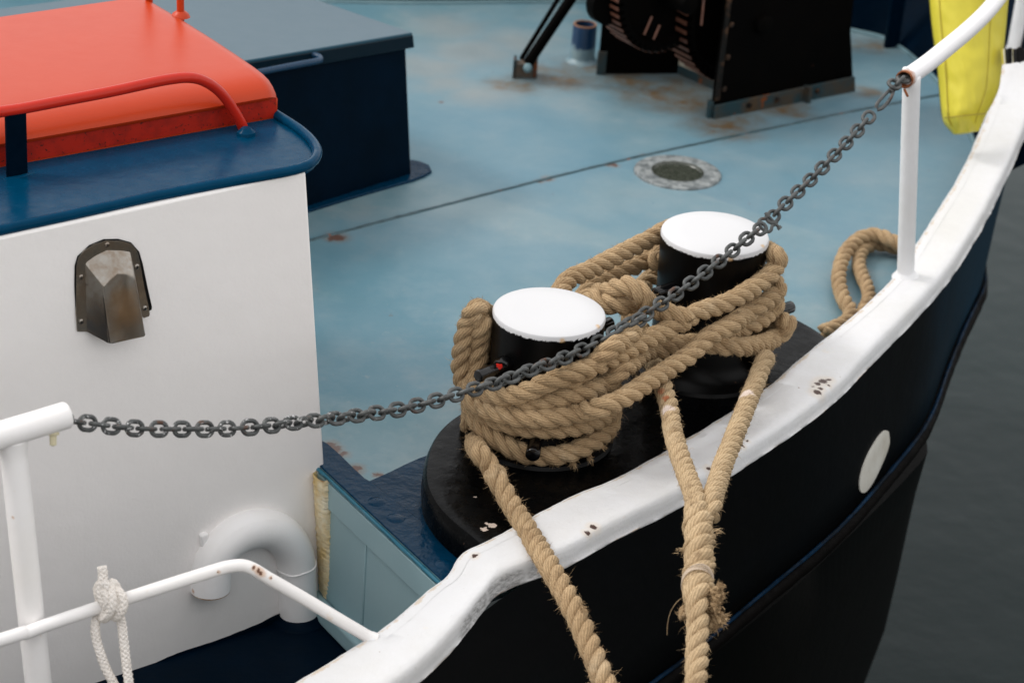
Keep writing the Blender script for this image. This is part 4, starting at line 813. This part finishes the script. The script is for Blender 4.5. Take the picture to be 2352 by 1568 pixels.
# blue roof tray: flat plate with a rolled rim
ev = unit(e+W*.0655); Wl = unit(np.cross(ev, nc)); Wl = Wl if Wl[2] > 0 else -Wl
LP0 = Cq(0, 0, .692)
def LQ(x, y, h=0): return RP(x, y, LP0+Wl*h, Wl)
rimpx = [(-300, 597), (-150, 563), (0, 530), (175, 492), (350, 453), (520, 420), (640, 399), (690, 388), (718, 374), (729, 355), (724, 335), (706, 314), (680, 293), (637, 266), (560, 215), (480, 165)]
rim = [LQ(*q) for q in rimpx]; rim_s = smooth(resamp(crom(rim, 8), .008)[0], 6)
mb = MB(); innr = [q for q in rim_s]; poly = [q for q in rim_s[::3]]+[rim_s[-1]-nc*.2-e*0, rim_s[0]-nc*1.0]
prism(mb, [q-Wl*.004 for q in poly], -Wl*.012); build('roof_plate', mb, M['blue_roof'], cab, sharp=30)
mb = MB(); tube(mb, rim_s+Wl*.001, .0105, seg=18, lump=.05); mbv = mb; build('roof_rim', mb, M['blue_roof'], cab)
# foam / peeling sealant on the corner
mb = MB(); rws = []
fpx = [((738, 1075), 0), ((742, 1120), 8), ((747, 1160), 12), ((750, 1210), 14), ((752, 1260), 15), ((754, 1310), 13), ((756, 1350), 14), ((755, 1376), 10)]
hs = np.linspace(-.005, -.345, 60)
for i, h in enumerate(hs):
    wv = .0045*mnoise.noise(Vector((i*.9, 0, 0)))+.0012*math.sin(i*1.9)+.002*mnoise.noise(Vector((i*2.3, 5, 0))); x0 = .020; 
    wd = .010+.006*min(1, i/8)
    rg_ = .002*mnoise.noise(Vector((i*1.7, 9, 0)))
    rws.append([Cq(.016, .0002, h), Cq(.029+wv*.5, .004+rg_, h), Cq(.032+wv, .018+rg_, h), Cq(.033-wv, .034+wv, h), Cq(.029+rg_, .045+wd*.25+wv*1.2, h), Cq(.014, .047+wd*.2, h)])
grid(mb, rws); build('corner_sealant', mb, M['foam'], cab, sharp=0)
# grab rail on the roof
gq = lambda x, y, hh=0: RP(x, y, Cq(0, -.27, 0), nc)
gp = [gq(*c1(x, y)) for x, y in ((-500, 800), (-200, 742), (0, 703), (150, 680), (400, 632), (700, 575), (950, 520), (1080, 496), (1180, 488), (1260, 502), (1340, 545), (1410, 612), (1470, 700), (1510, 770), (1528, 812))]
mb = MB(); tube(mb, resamp(smooth(crom(gp, 8), 3), .006)[0], .0112, seg=20); build('grab_rail', mb, M['red_rail'], cab)
gf = gp[-1]; mb = MB(); lathe(mb, RP(*c1(1545, 835), LP0, Wl), Wl, [(.021, -.006), (.019, .003), (.013, .008), (.010, .012)], 20); build('rail_foot', mb, M['blue_roof'], cab)
a0 = gq(*c1(25, 715)); a1 = gq(*c1(155, 690)); hb0 = gq(*c1(38, 1120)); hb1 = gq(*c1(165, 1100))
mb = MB(); prism(mb, [a0, a1, hb1, hb0], nc*.008); build('bracket', mb, M['navy_dark'], cab, bevel=.002)
mb = MB(); mm = (hb0+hb1)/2; tube(mb, [hb0-e*-.012+nc*.01, mm+nc*.014, hb1+e*-.012+nc*.01], .008, seg=10, lump=.3); build('bracket_weld', mb, M['blue_roof'], cab)

# red hatch cover on the roof
hq = thing('skylight_cover', 'red orange domed skylight cover on the blue cabin roof', 'hatch cover', LQ(350, 320))
sb = LQ(637, 266); sa = LQ(66, 368); de = unit(sa-sb); dn = unit(np.cross(de, Wl)); dn = dn if dn@nc > 0 else -dn     # outwards
# height of the shoulder from the picture
tpp = RP(*c1(1740, 600), sb, dn); 
hsh = (tpp-sb)@Wl
prof = [(0, 0), (0, hsh*.55), (.001, hsh*.97), (.007, hsh*1.05), (.010, hsh*1.20), (.004, hsh*1.42), (-.008, hsh*1.66), (-.025, hsh*1.86), (-.05, hsh*1.99), (-.09, hsh*2.08), (-.16, hsh*2.17), (-.28, hsh*2.28), (-.42, hsh*2.36), (-.6, hsh*2.38)]
mb = MB(); rws = []
LN = 1.9
for a in np.concatenate([np.linspace(0, .03, 5), np.linspace(.05, LN, 50)]):
    lip = max(0, 1-a/.03)
    rws.append([sb+de*a+dn*(o_ - (.012*lip**2 if h_ > hsh else 0))+Wl*(h_-.006-(.010*lip**2 if h_ > hsh*1.1 else 0)) for o_, h_ in prof])
grid(mb, rws)
k = len(prof); vs0 = [rws[0][j] for j in range(k)]; low_ = [sb-dn*.6]
mb.add(vs0+[vs0[-1]-Wl*hsh*2.38], [tuple(range(k+1))]); build('cover', mb, M['red'], hq, sharp=50)
# sooty vertical coaming, set 2 mm proud below the shoulder
mb = MB(); prism(mb, [sb+dn*.0022+de*.004, sb+dn*.0022+de*LN, sb+dn*.0022+de*LN+Wl*hsh*.9, sb+dn*.0022+de*.004+Wl*hsh*.9], -dn*.002); build('coaming', mb, M['red_side'], hq)
tp = sb+Wl*hsh*2.1; q0 = RP(*c1(1132, 75), tp+Wl*.01, Wl); mb = MB(); tube(mb, resamp([q0-Wl*.02, q0+Wl*.12], .02)[0], .0085, seg=16); build('handle_post', mb, M['red'], hq)
mb = MB(); lathe(mb, q0-Wl*.012, Wl, [(.022, 0), (.018, .008), (.010, .014)], 20); build('handle_foot', mb, M['red'], hq)
q1 = RP(*c1(935, -40), tp+Wl*.02, Wl); mb = MB(); tube(mb, resamp([q1-Wl*.02, q1+Wl*.12], .02)[0], .0085, seg=16); build('handle_post', mb, M['red'], hq)

# stainless vent hood on the wall
vh = thing('vent_hood', 'stained stainless steel clamshell vent hood screwed to the white cabin wall', 'vent', RP(245, 700, K0, nc))
wq = lambda x, y, b=0: RP(*c4(x, y), K0+nc*b, nc)
fl_px = [(487, 668), (478, 560), (478, 400), (480, 260), (492, 205), (530, 160), (590, 120), (670, 97), (760, 100), (820, 118), (860, 160), (878, 230), (905, 390), (930, 500), (940, 560), (935, 572), (905, 582), (880, 500), (560, 640), (545, 668)]
outer = fl_px[:17]
mb = MB(); poly = [wq(x, y, .0045) for x, y in outer+[(905, 584), (880, 560), (560, 620), (545, 669)]]; prism(mb, poly, -nc*.0035); build('flange', mb, M['steel'], vh, bevel=.001)
gk = [wq(x, y, .0008) for x, y in ((486, 655), (474, 560), (466, 380), (468, 255), (485, 195), (560, 125), (650, 88), (740, 86), (820, 108), (870, 165), (892, 240), (925, 400), (950, 510), (948, 528), (925, 540), (560, 620))]
mb = MB(); prism(mb, gk, nc*.002-nc*.0); build('gasket', mb, M['blackrub'], vh)
# hood: faceted shell, base outline on the wall to a raised front
hv = dict(A=(535, 238, .0045), B=(600, 192, .0045), B2=(670, 158, .0045), C=(760, 160, .0045), C2=(822, 170, .0045), D=(545, 668, .0045), G=(885, 590, .0045), E=(650, 385, .036), F=(690, 335, .034), F2=(735, 296, .033), F3=(795, 300, .031), H=(850, 334, .029), I=(690, 746, .047), J=(914, 697, .044))
kk_ = list(hv); hp = [wq(*hv[k]) for k in kk_]; ix = {k: i for i, k in enumerate(kk_)}
cpt = len(hp); hp.append(wq(770, 560, .0395)); hp.append(wq(690, 230, .012)); hp.append(wq(775, 225, .012))
fs = [('A', 'B', 'F', 'E'), ('B', 'B2', 'F2', 'F'), ('B2', 'C', 'F3', 'F2'), ('C', 'C2', 'H', 'F3'), ('A', 'E', 'I', 'D'), ('C2', 'G', 'J', 'H')]
fs = [tuple(ix[k] for k in f) for f in fs]; fr_ = ['E', 'F', 'F2', 'F3', 'H', 'J', 'I']; fs += [(ix[fr_[i]], ix[fr_[(i+1) % 7]], cpt) for i in range(7)]
mb = MB(); mb.add(hp[:cpt+1], fs); ho = build('hood', mb, M['steel'], vh, sharp=0)
md = ho.modifiers.new('b', 'BEVEL'); md.width = .0045; md.segments = 3; md.limit_method = 'ANGLE'; md.angle_limit = math.radians(22)
mb = MB(); mb.add([hp[ix['D']]+W*.002, hp[ix['I']]+W*.004-nc*.001, hp[ix['J']]+W*.004-nc*.001, hp[ix['G']]+W*.002], [(0, 1, 2, 3)]); build('hood_throat', mb, M['blackrub'], vh)
for x, y in ((672, 123), (508, 326), (510, 604), (858, 260), (908, 521)):
    q = wq(x, y, .0047); mb = MB(); lathe(mb, q, nc, [(.0055, -.001), (.0052, .0012), (.003, .0024), (0, .0028)], 20)
    s_ = build('screw', mb, M['steel'], vh); mb = MB()
    for d_ in (e, W): box(mb, q+nc*.0024-d_*.003-np.cross(nc, d_)*.0005, d_*.006, np.cross(nc, d_)*.001, nc*.0006)
    build('cross_slot', mb, M['blackrub'], s_)

# goose neck pipe
gn = thing('gooseneck_vent', 'white painted gooseneck vent pipe standing on the dark lower deck beside the cabin wall', 'vent pipe', P(688, 1440, ZL))
gb = P(688, 1418, ZL); pl0 = gb; gpn = nc
def gv(x, y): return RP(*c5(x, y), pl0, gpn)
gpts = [gb+V3(0, 0, -.02)*0, gv(1868, 1000), gv(1862, 850), gv(1857, 720), gv(1845, 640), gv(1800, 560), gv(1735, 505), gv(1640, 485), gv(1540, 500), gv(1450, 545), gv(1380, 610), gv(1335, 690), gv(1320, 770), gv(1320, 870)]
Rg = .0425
mb = MB(); pth = smooth(resamp(crom([gb]+gpts[1:], 8), .008)[0], 10); T, N, Bn = frames(pth)
tube(mb, pth, Rg, seg=36, caps=False, lump=.01)
# open lower end
vs = []; 
for r_, o_ in ((Rg, 0), (Rg*.97, .003), (Rg*.88, .002), (Rg*.86, -.05)):
    vs += [pth[-1]+T[-1]*o_+r_*(math.cos(2*math.pi*j/36)*N[-1]+math.sin(2*math.pi*j/36)*Bn[-1]) for j in range(36)]
mb2 = MB(); mb2.add(vs, [(i*36+j, (i+1)*36+j, (i+1)*36+(j+1) % 36, i*36+(j+1) % 36) for i in range(3) for j in range(36)])
t = NT('gooseneck_white'); c = t.mix(t.rng(t.noise(6, 5, .7), .4, .8), (.87, .86, .86, 1), (.84, .82, .80, 1))
c = t.mix(t.math('MULTIPLY', t.spots([(gv(1905, 710)-nc*-.02, .005), (gv(1320, 895), .007), (gv(1220, 880), .006), (gv(1325, 905)+nc*.02, .012)], .01, 80, .5), .8), c, (.5, .22, .05, 1))
M['goose'] = t.fin(c, .42, 0, t.bump(t.noise(110, 3, .6), .35, .0012))
build('pipe', mb, M['goose'], gn); 
M['gooselip'] = paint('rusty_lip', (.62, .52, .4, 1), .5, (.45, .2, .05, 1), 30, lo=.45, hi=.6); build('open_end', mb2, M['gooselip'], gn)
mb = MB(); wa = gv(1857, 712); ring = [wa+ (Rg+.0008)*(math.cos(a)*N[20]+math.sin(a)*Bn[20])+W*.002*math.sin(3*a) for a in np.linspace(0, 2*math.pi, 41)]; 
kk = int(np.argmin(((pth-wa)**2).sum(1))); ring = [pth[kk]+(Rg+.0006)*(math.cos(a)*N[kk]+math.sin(a)*Bn[kk])+T[kk]*.0015*math.sin(5*a) for a in np.linspace(0, 2*math.pi, 61)]
tube(mb, ring, .0022, seg=8, caps=False, lump=.2); build('weld_collar', mb, M['goose'], gn)
mb = MB(); box(mb, gv(1205, 600)-nc*.03, gv(1215, 530)-gv(1205, 600), gv(1330, 590)-gv(1205, 600), nc*.012); build('bracket', mb, M['goose'], gn, bevel=.004)
mb = MB(); q = gv(1265, 540); box(mb, q-nc*.03+W*.0, (gv(1310, 520)-q), W*-.03, nc*.03); build('bracket', mb, M['goose'], gn, bevel=.004)
mb = MB(); lathe(mb, gb, V3(0, 0, 1), [(.066, -.002), (.062, .004), (.05, .008), (.0435, .016)], 32); build('foot_weld', mb, M['navy_dark'], gn)

# ================================================================== NAVY BOX ON THE FOREDECK
bb = P(945, 405); ba = P(705, 480); eb = ba-bb; eb -= W*(eb@W); eb = unit(eb); nb = unit(np.cross(eb, W)); nb = nb if nb[1] < 0 else -nb
bx = thing('deck_locker', 'large navy blue steel deck locker behind the cabin, lid paled with painted sky reflection', 'locker', bb)
bq = lambda a, b, h: bb+eb*a+nb*b+W*h
mb = MB(); prism(mb, [bq(0, 0, -.002), bq(1.5, 0, -.06), bq(1.5, 0, .58), bq(.006, 0, .385)], -nb*.62); build('body', mb, M['navy_dark'], bx, bevel=.004)
mb = MB(); prism(mb, [bq(-.010, .014, .400), bq(1.5, .014, .595), bq(1.5, .014, .613), bq(-.006, .014, .418)], -nb*.70); lid = build('lid', mb, M['lid_skylit'], bx, bevel=.003)
mb = MB(); prism(mb, [bq(-.011, .016, .374), bq(1.5, .016, .565), bq(1.5, .016, .606), bq(-.008, .016, .411)], -nb*.703); build('lid_rim_shaded', mb, M['lidrim_shaded'], bx, bevel=.003)  # strip proud of the lid, its colour carrying the edge's shade
mb = MB()
mb = MB(); hb = [RP(x, y, bb+nb*.05, nb) for x, y in ((500, 186), (612, 163), (690, 148), (722, 142))]+[RP(735, 138, bb+nb*.045, nb), RP(732, 131, bb+nb*.03, nb), RP(718, 126, bb+nb*.012, nb)]
tube(mb, resamp(crom(hb, 6), .006)[0], .0085, seg=14); M['midblue'] = paint('handle_blue', (.0, .03, .075, 1), .3, spec=.4); build('handle', mb, M['midblue'], bx)
mb = MB(); fp = [P(*q) for q in ((700, 492), (820, 455), (950, 418), (975, 408), (992, 398), (985, 384), (965, 376), (945, 372), (930, 380), (700, 470))]; prism(mb, [q+V3(0, 0, -.001) for q in fp], V3(0, 0, .009)); build('weld_foot', mb, M['navy'], bx, bevel=.003)

# deck drain
dq = P(1556, 398); dr_ = thing('deck_drain', 'round worn metal drain fitting with dark murky well set in the blue deck', 'drain', dq)
mb = MB(); lathe(mb, dq, V3(0, 0, 1), [(.124, -.001), (.122, .005), (.116, .007), (.078, .008), (.074, .006)], 72); mb.f = [f for f in mb.f if len(f) == 4]; build('flange', mb, M['flangewear'], dr_)
mb = MB(); lathe(mb, dq, V3(0, 0, 1), [(.074, .0065), (.070, .0055), (.066, .0012), (.03, .0008), (0, .0008)], 72); mb.f = [f for f in mb.f if len(f) == 4]
build('well', mb, M['murky'], dr_)

# ================================================================== WINCH
wn = thing('winch', 'black anchor winch with plate cheeks and reddish gear wheels on the foredeck', 'winch', P(1635, 272))
ga = P(1635, 272); gb_ = P(1960, 208); gd = unit(gb_-ga); gn_ = V3(gd[1], -gd[0], 0); gn_ = gn_ if gn_[1] < 0 else -gn_; LG = np.linalg.norm(gb_-ga)
mb = MB(); prism(mb, [ga, gb_, gb_-gd*.012+V3(0, 0, .06), gb_-gd*.045+V3(0, 0, .2), gb_-gd*.06+V3(-.0, 0, .6), ga+V3(.008, 0, .6)], -gn_*.012); build('cheek_plate', mb, M['winch_black'], wn, bevel=.002)
M['wedge'] = paint('worn_black_edge', (.004, .003, .002, 1), .5, (.07, .035, .018, 1), 30, lo=.5, hi=.62, spec=.2)
mb = MB(); prism(mb, [ga+gn_*.002-V3(0, 0, .001), gb_+gn_*.002-V3(0, 0, .001), gb_+gn_*.002+V3(0, 0, .05)-gd*.01, ga+gn_*.002+V3(0, 0, .043)], gn_*.008); M['wbase'] = paint('winch_base_blue', (.018, .045, .055, 1), .5, (.07, .045, .025, 1), 11, lo=.42, hi=.66, speck=[(RUST, 14, .62)], spec=.2)
build('base_flange', mb, M['wbase'], wn, bevel=.002)
mb = MB(); box(mb, ga-gd*.012, gd*.016, -gn_*.016, V3(0, 0, .055)); build('foot_pad', mb, M['wbase'], wn, bevel=.002)
mb = MB(); box(mb, ga+gd*.35+V3(0, 0, .0), gd*.012, gn_*.03, V3(0, 0, .05)); build('gusset', mb, M['wbase'], wn)
mb = MB(); box(mb, ga+gn_*.0025-gd*.001+V3(0, 0, .058), gd*.016, gn_*.008, V3(.004, 0, .54)); build('edge_angle', mb, M['wedge'], wn, bevel=.002)
for fx_, fz_ in ((.03, .09), (.03, .19), (.03, .29), (.13, .025), (.24, .025), (.40, .028)):
    mb = MB(); lathe(mb, ga+gd*fx_+V3(0, 0, fz_)+gn_*(.010 if fz_ < .05 else .002), gn_, [(.009, -.001), (.009, .006), (.006, .008), (0, .008)], 6); build('bolt', mb, M['wedge'], wn)
# second cheek to the left, further aft
ha = P(1372, 171); hb_ = P(1556, 170); hd = unit(hb_-ha)
mb = MB(); prism(mb, [ha, hb_, hb_+V3(0, 0, .6), ha+V3(0, 0, .6)], V3(0, .012, 0)); build('cheek_plate', mb, M['winch_black'], wn, bevel=.002)
mb = MB(); box(mb, ha-hd*.004+V3(0, -.006, 0), hd*.03, V3(0, .02, 0), V3(0, 0, .075)); build('foot_pad', mb, M['wbase'], wn, bevel=.002)
mb = MB(); ca_ = P(1556, 170); cb_ = P(1640, 207); prism(mb, [ca_+V3(0, 0, .03), cb_+V3(0, 0, .03), cb_+V3(0, 0, .07), ca_+V3(0, 0, .2)], V3(.02, .01, 0)); build('cream_plate', mb, M['cream'], wn)
mb = MB(); prism(mb, [ca_, cb_, cb_+V3(0, 0, .03), ca_+V3(0, 0, .03)], V3(.03, .015, 0)); build('base_flange', mb, M['wbase'], wn)
mb = MB(); prism(mb, [P(1372, 150)+V3(0.02, .25, 0), P(1935, 180)+V3(0, .3, 0), P(1935, 180)+V3(0, .3, .6), P(1372, 150)+V3(0.02, .25, .6)], V3(0, .02, 0)); build('rear_plate', mb, M['winch_black'], wn)
def gear(px, py, d, R=.215, wid=.10, teeth=46):
    edge = D(px-2, py, d); c_ = edge+gd*R; ax = gn_
    mb = MB(); lathe(mb, c_-ax*wid/2, ax, [(.02, .02), (R-.04, .02), (R-.03, 0), (R-.02, .002), (R-.02, wid-.002), (R-.03, wid), (R-.04, wid-.02), (.02, wid-.02)], 72); g = build('gear_wheel', mb, M['winch_black'], wn)
    mb = MB(); m2 = MB(); u_ = -gd
    for k in range(teeth):
        a = 2*math.pi*k/teeth; rd_ = math.cos(a)*u_+math.sin(a)*V3(0, 0, 1); tg = -math.sin(a)*u_+math.cos(a)*V3(0, 0, 1); t0 = R*2*math.pi/teeth*.5
        prism(mb, [c_+rd_*(R-.022)-tg*t0*.5-ax*wid*.49, c_+rd_*(R-.022)+tg*t0*.5-ax*wid*.49, c_+rd_*(R-.002)+tg*t0*.42-ax*wid*.49, c_+rd_*(R-.002)-tg*t0*.42-ax*wid*.49], ax*wid*.98)
        prism(m2, [c_+rd_*(R-.0018)-tg*t0*.44-ax*wid*.47, c_+rd_*(R-.0018)+tg*t0*.44-ax*wid*.47, c_+rd_*R+tg*t0*.34-ax*wid*.47, c_+rd_*R-tg*t0*.34-ax*wid*.47], ax*wid*.94)
    build('gear_teeth', mb, M['winch_black'], g); build('worn_tips', m2, M['iron_red'], g)
    mb = MB(); tube(mb, [c_-ax*.15, c_, c_+ax*.15], .03, seg=20); build('shaft', mb, M['winch_black'], g)
    return c_
gear(1556, 45, 7.14); gear(1400, -6, 7.0, R=.18)
for a_, b_ in ((c12(1040, 100), c12(995, 205)), (c12(1085, 150), c12(1050, 232)), (c12(1345, 0), c12(1330, 150))):
    mb = MB(); tube(mb, [D(*a_, 7.05), D((a_[0]+b_[0])/2, (a_[1]+b_[1])/2, 7.05), D(*b_, 7.05)], .0035, seg=8); build('brake_rod', mb, M['iron_red'], wn)
mb = MB(); q = D(1392, 6, 7.02); lathe(mb, q-gn_*.02, gn_, [(.0, 0), (.058, 0), (.062, .006), (.062, .04), (.0, .04)], 40); build('brake_drum', mb, M['winch_black'], wn)
# brace with clevis foot
br = thing('winch_brace', 'black double brace bar bolted to a rusty clevis on deck, left of the winch', 'brace', P(1203, 182))
f_ = P(1203, 180); fx = unit(P(1232, 181)-P(1175, 181)); 
for sx_ in (-.036, .030):
    mb = MB(); box(mb, f_+fx*sx_+V3(0, -.005, 0), fx*.010, V3(0, .05, 0), V3(0, 0, .058)); build('clevis_lug', mb, M['wbase'], br, bevel=.002)
M['rustblock'] = paint('rusty_block', (.10, .06, .035, 1), .7, (.05, .06, .055, 1), 30, bumps=((80, .4, .002),))
mb = MB(); box(mb, f_+fx*-.026, fx*.056, V3(0, .04, 0), V3(0, 0, .045)); build('clevis_block', mb, M['rustblock'], br, bevel=.002)
mb = MB(); lathe(mb, D(1212, 156, 7.34), -FW, [(.013, -.03), (.013, .004), (.008, .009), (0, .010)], 20); build('bolt', mb, M['greyblue'], br)
pa = D(1213, 145, 7.36); pb_ = D(1318, -12, 7.3); pc = D(1420, -170, 7.2); mb = MB(); tube(mb, resamp([pa, pb_, pc], .03)[0], .0165, seg=16); build('brace_bar', mb, M['winch_black'], br)
pm = pa+(pb_-pa)*.12; mb = MB(); tube(mb, [pa, pa+(pm-pa)*.5, pm], .0152, seg=16); M['palegrey'] = paint('bare_grey', (.28, .29, .27, 1), .6); build('bar_end', mb, M['palegrey'], br)
mb = MB(); tube(mb, resamp([D(1197, 136, 7.42), D(1286, -8, 7.36), D(1380, -165, 7.3)], .03)[0], .0075, seg=12); build('thin_bar', mb, M['winch_black'], br)
# open pipe stub
ps = P(1337, 140)+V3(0, 0, 0); su = thing('pipe_stub', 'open blue pipe stub with rusty rim next to the winch', 'pipe', ps)
t = NT('stub_blue'); spz = t.n('ShaderNodeSeparateXYZ'); t.l(t.pos, spz.inputs[0]); m__ = t.rng(t.math('ADD', spz.outputs[2], t.math('MULTIPLY', t.noise(40, 4), .05)), .072, .082)
c = t.mix(m__, t.mix(t.rng(t.noise(25), .4, .6), (.13, .22, .27, 1), (.2, .28, .3, 1)), (.006, .035, .09, 1)); c = t.mix(t.rng(spz.outputs[2], .117, .121), c, (.28, .13, .06, 1)); M['stub'] = t.fin(c, .4, 0, t.bump(t.noise(60), .3, .002))
mb = MB(); lathe(mb, ps, V3(0, 0, 1), [(.052, 0), (.045, .005), (.0385, .012), (.037, .118), (.036, .122), (.031, .122), (.030, .02)], 40); mb.f = [f for f in mb.f if len(f) == 4]; build('pipe', mb, M['stub'], su)
mb = MB(); lathe(mb, ps+V3(0, 0, .03), V3(0, 0, 1), [(.031, 0), (0, .001)], 24); mb.f = [f for f in mb.f if len(f) >= 3]; build('bottom', mb, M['blackrub'], su)

# ================================================================== YELLOW BAG
bd = 6.62
yb = thing('yellow_bag', 'long yellow waterproof bag hanging behind the white rail at the bow', 'bag', D(2200, 300, bd))
L_ = [(530, -60), (535, 0), (550, 180), (570, 350), (595, 520), (612, 680), (628, 860), (640, 1000), (655, 1120), (685, 1200), (765, 1290)]
R_ = [(1300, -60), (1290, 0), (1270, 220), (1250, 420), (1232, 600), (1215, 740), (1195, 860), (1140, 990), (1090, 1080), (1045, 1170), (1005, 1262)]
rows = []
NR = 60; lp = resamp(crom([V3(*c11(*q), 0) for q in L_], 6), n=NR)[0]; rp2 = resamp(crom([V3(*c11(*q), 0) for q in R_], 6), n=NR)[0]
NCs = 28
for i in range(NR):
    row = []; v_ = i/(NR-1); sq = 1-.75*max(0, (v_-.82)/.18)**1.5
    for j in range(NCs):
        u_ = j/(NCs-1); x = lp[i][0]+(rp2[i][0]-lp[i][0])*u_; y = lp[i][1]+(rp2[i][1]-lp[i][1])*u_
        bul = (math.sin(math.pi*u_)**.55)*.075*sq
        fold = .004*mnoise.noise(Vector((u_*3+v_*2.0, v_*3, 1)))+.0025*mnoise.noise(Vector((u_*9-v_*6, v_*9, 4)))*(1+1.5*v_)
        crease = -.010*max(0, v_-.72)*math.sin(u_*16+v_*20)-.006*math.exp(-((u_-.13-.03*v_)/.02)**2)-.004*math.exp(-((u_-.78+.02*v_)/.018)**2)
        row.append(D(x, y, bd-bul-(fold+crease)*math.sin(math.pi*u_)**.3))
    rows.append(row)
bk = [[q+FW*(.02+.05*math.sin(math.pi*j/(NCs-1))) for j, q in enumerate(r)] for r in rows]
mb = MB(); grid(mb, [r+b_[::-1]+[r[0]] for r, b_ in zip(rows, bk)]); mb.add([*rows[-1], *bk[-1][::-1]], [tuple(range(2*NCs))]); build('bag_body', mb, M['yellow'], yb, sharp=0)
mb = MB(); 
for side in (.115, .80):
    tube(mb, [rows[i][int(side*(NCs-1))]-FW*.0015 for i in range(0, NR-4)], .0013, seg=6)
tube(mb, [rows[NR-9][j]-FW*.002 for j in range(1, NCs-1)], .0016, seg=6)
M['seamy'] = paint('yellow_seam', (.40, .31, .03, 1), .6, bumps=()); build('stitched_seam', mb, M['seamy'], yb)
t = NT('striped_webbing'); uvn = t.n('ShaderNodeUVMap').outputs[0]; sp = t.n('ShaderNodeSeparateXYZ'); t.l(uvn, sp.inputs[0]); 
st_ = t.math('FRACT', t.math('MULTIPLY', sp.outputs[0], 3.2)); c = t.mix(t.rng(st_, .45, .5), (.55, .45, .05, 1), (.01, .01, .01, 1)); c = t.mix(t.math('MULTIPLY', t.rng(st_, .28, .3), t.rng(st_, .45, .42)), c, (.75, .72, .6, 1)); M['web'] = t.fin(c, .6)
w0, w1 = c11(1215, 475), c11(1470, 470); w2_, w3_ = c11(1470, 590), c11(1225, 625)
mb = MB(); mb.add([D(*w0, 6.56), D(*w1, 6.56), D(*w2_, 6.56), D(*w3_, 6.56), D(*w0, 6.575), D(*w1, 6.575), D(*w2_, 6.575), D(*w3_, 6.575)], [(0, 1, 2, 3), (7, 6, 5, 4), (0, 4, 5, 1), (1, 5, 6, 2), (2, 6, 7, 3), (3, 7, 4, 0)], [(0, 0), (1, 0), (1, 1), (0, 1)]*2); build('strap', mb, M['web'], yb)
mb = MB(); bkp = [D(*c11(x, y), 6.545) for x, y in ((1375, 460), (1410, 452), (1440, 480), (1460, 520), (1445, 570), (1410, 605), (1380, 600))]; prism(mb, bkp, FW*.012); build('buckle', mb, M['blackrub'], yb, bevel=.002)
mb = MB(); bkp = [D(*c11(x, y), 6.55) for x, y in ((1285, 465), (1325, 462), (1325, 612), (1285, 618))]; prism(mb, bkp, FW*.008); build('buckle', mb, M['blackrub'], yb, bevel=.002)

# ================================================================== CLEANUP, CAMERA, LIGHT
for o in bpy.data.objects:
    if '_o' in o: del o['_o']
cd = bpy.data.cameras.new('camera'); co = bpy.data.objects.new('camera', cd); COL.objects.link(co); SC.camera = co
mw = Matrix(((RT[0], UP[0], -FW[0]), (RT[1], UP[1], -FW[1]), (RT[2], UP[2], -FW[2]))).to_4x4(); mw.translation = Vector(CAM); co.matrix_world = mw
cd.sensor_width = 36; cd.lens = F/2352*36; cd.clip_start = .1; cd.clip_end = 3000
cd.dof.use_dof = True; cd.dof.focus_distance = 4.95; cd.dof.aperture_fstop = 4.0
SUN = unit(V3(-.78, .12, .80))
wd = bpy.data.worlds.new('World'); SC.world = wd; wd.use_nodes = True; nt = wd.node_tree; nt.nodes.clear()
sky = nt.nodes.new('ShaderNodeTexSky'); sky.sky_type = 'NISHITA'; sky.sun_disc = False; sky.sun_elevation = math.asin(SUN[2]); sky.sun_rotation = math.atan2(SUN[0], SUN[1]); sky.dust_density = 3.0; sky.air_density = 1.0; sky.ozone_density = 1.0
hsv = nt.nodes.new('ShaderNodeHueSaturation'); hsv.inputs['Saturation'].default_value = .28
bg = nt.nodes.new('ShaderNodeBackground'); bg.inputs[1].default_value = .15; wo = nt.nodes.new('ShaderNodeOutputWorld')
nt.links.new(sky.outputs[0], hsv.inputs['Color'])
mxw = nt.nodes.new('ShaderNodeMix'); mxw.data_type = 'RGBA'; mxw.inputs[0].default_value = .68; mxw.inputs[7].default_value = (5.25, 5.15, 5.05, 1)   # even overcast layer over the sky
nt.links.new(hsv.outputs[0], mxw.inputs[6]); nt.links.new(mxw.outputs[2], bg.inputs[0]); nt.links.new(bg.outputs[0], wo.inputs[0])
sl = bpy.data.lights.new('sun', 'SUN'); sl.energy = .58; sl.angle = math.radians(11); sl.color = (1, .965, .92)
so = bpy.data.objects.new('sun', sl); COL.objects.link(so); so.rotation_euler = Vector(SUN).to_track_quat('Z', 'Y').to_euler()
SC.view_settings.view_transform = 'Standard'; SC.view_settings.look = 'None'; SC.view_settings.exposure = .84; SC.view_settings.gamma = 1
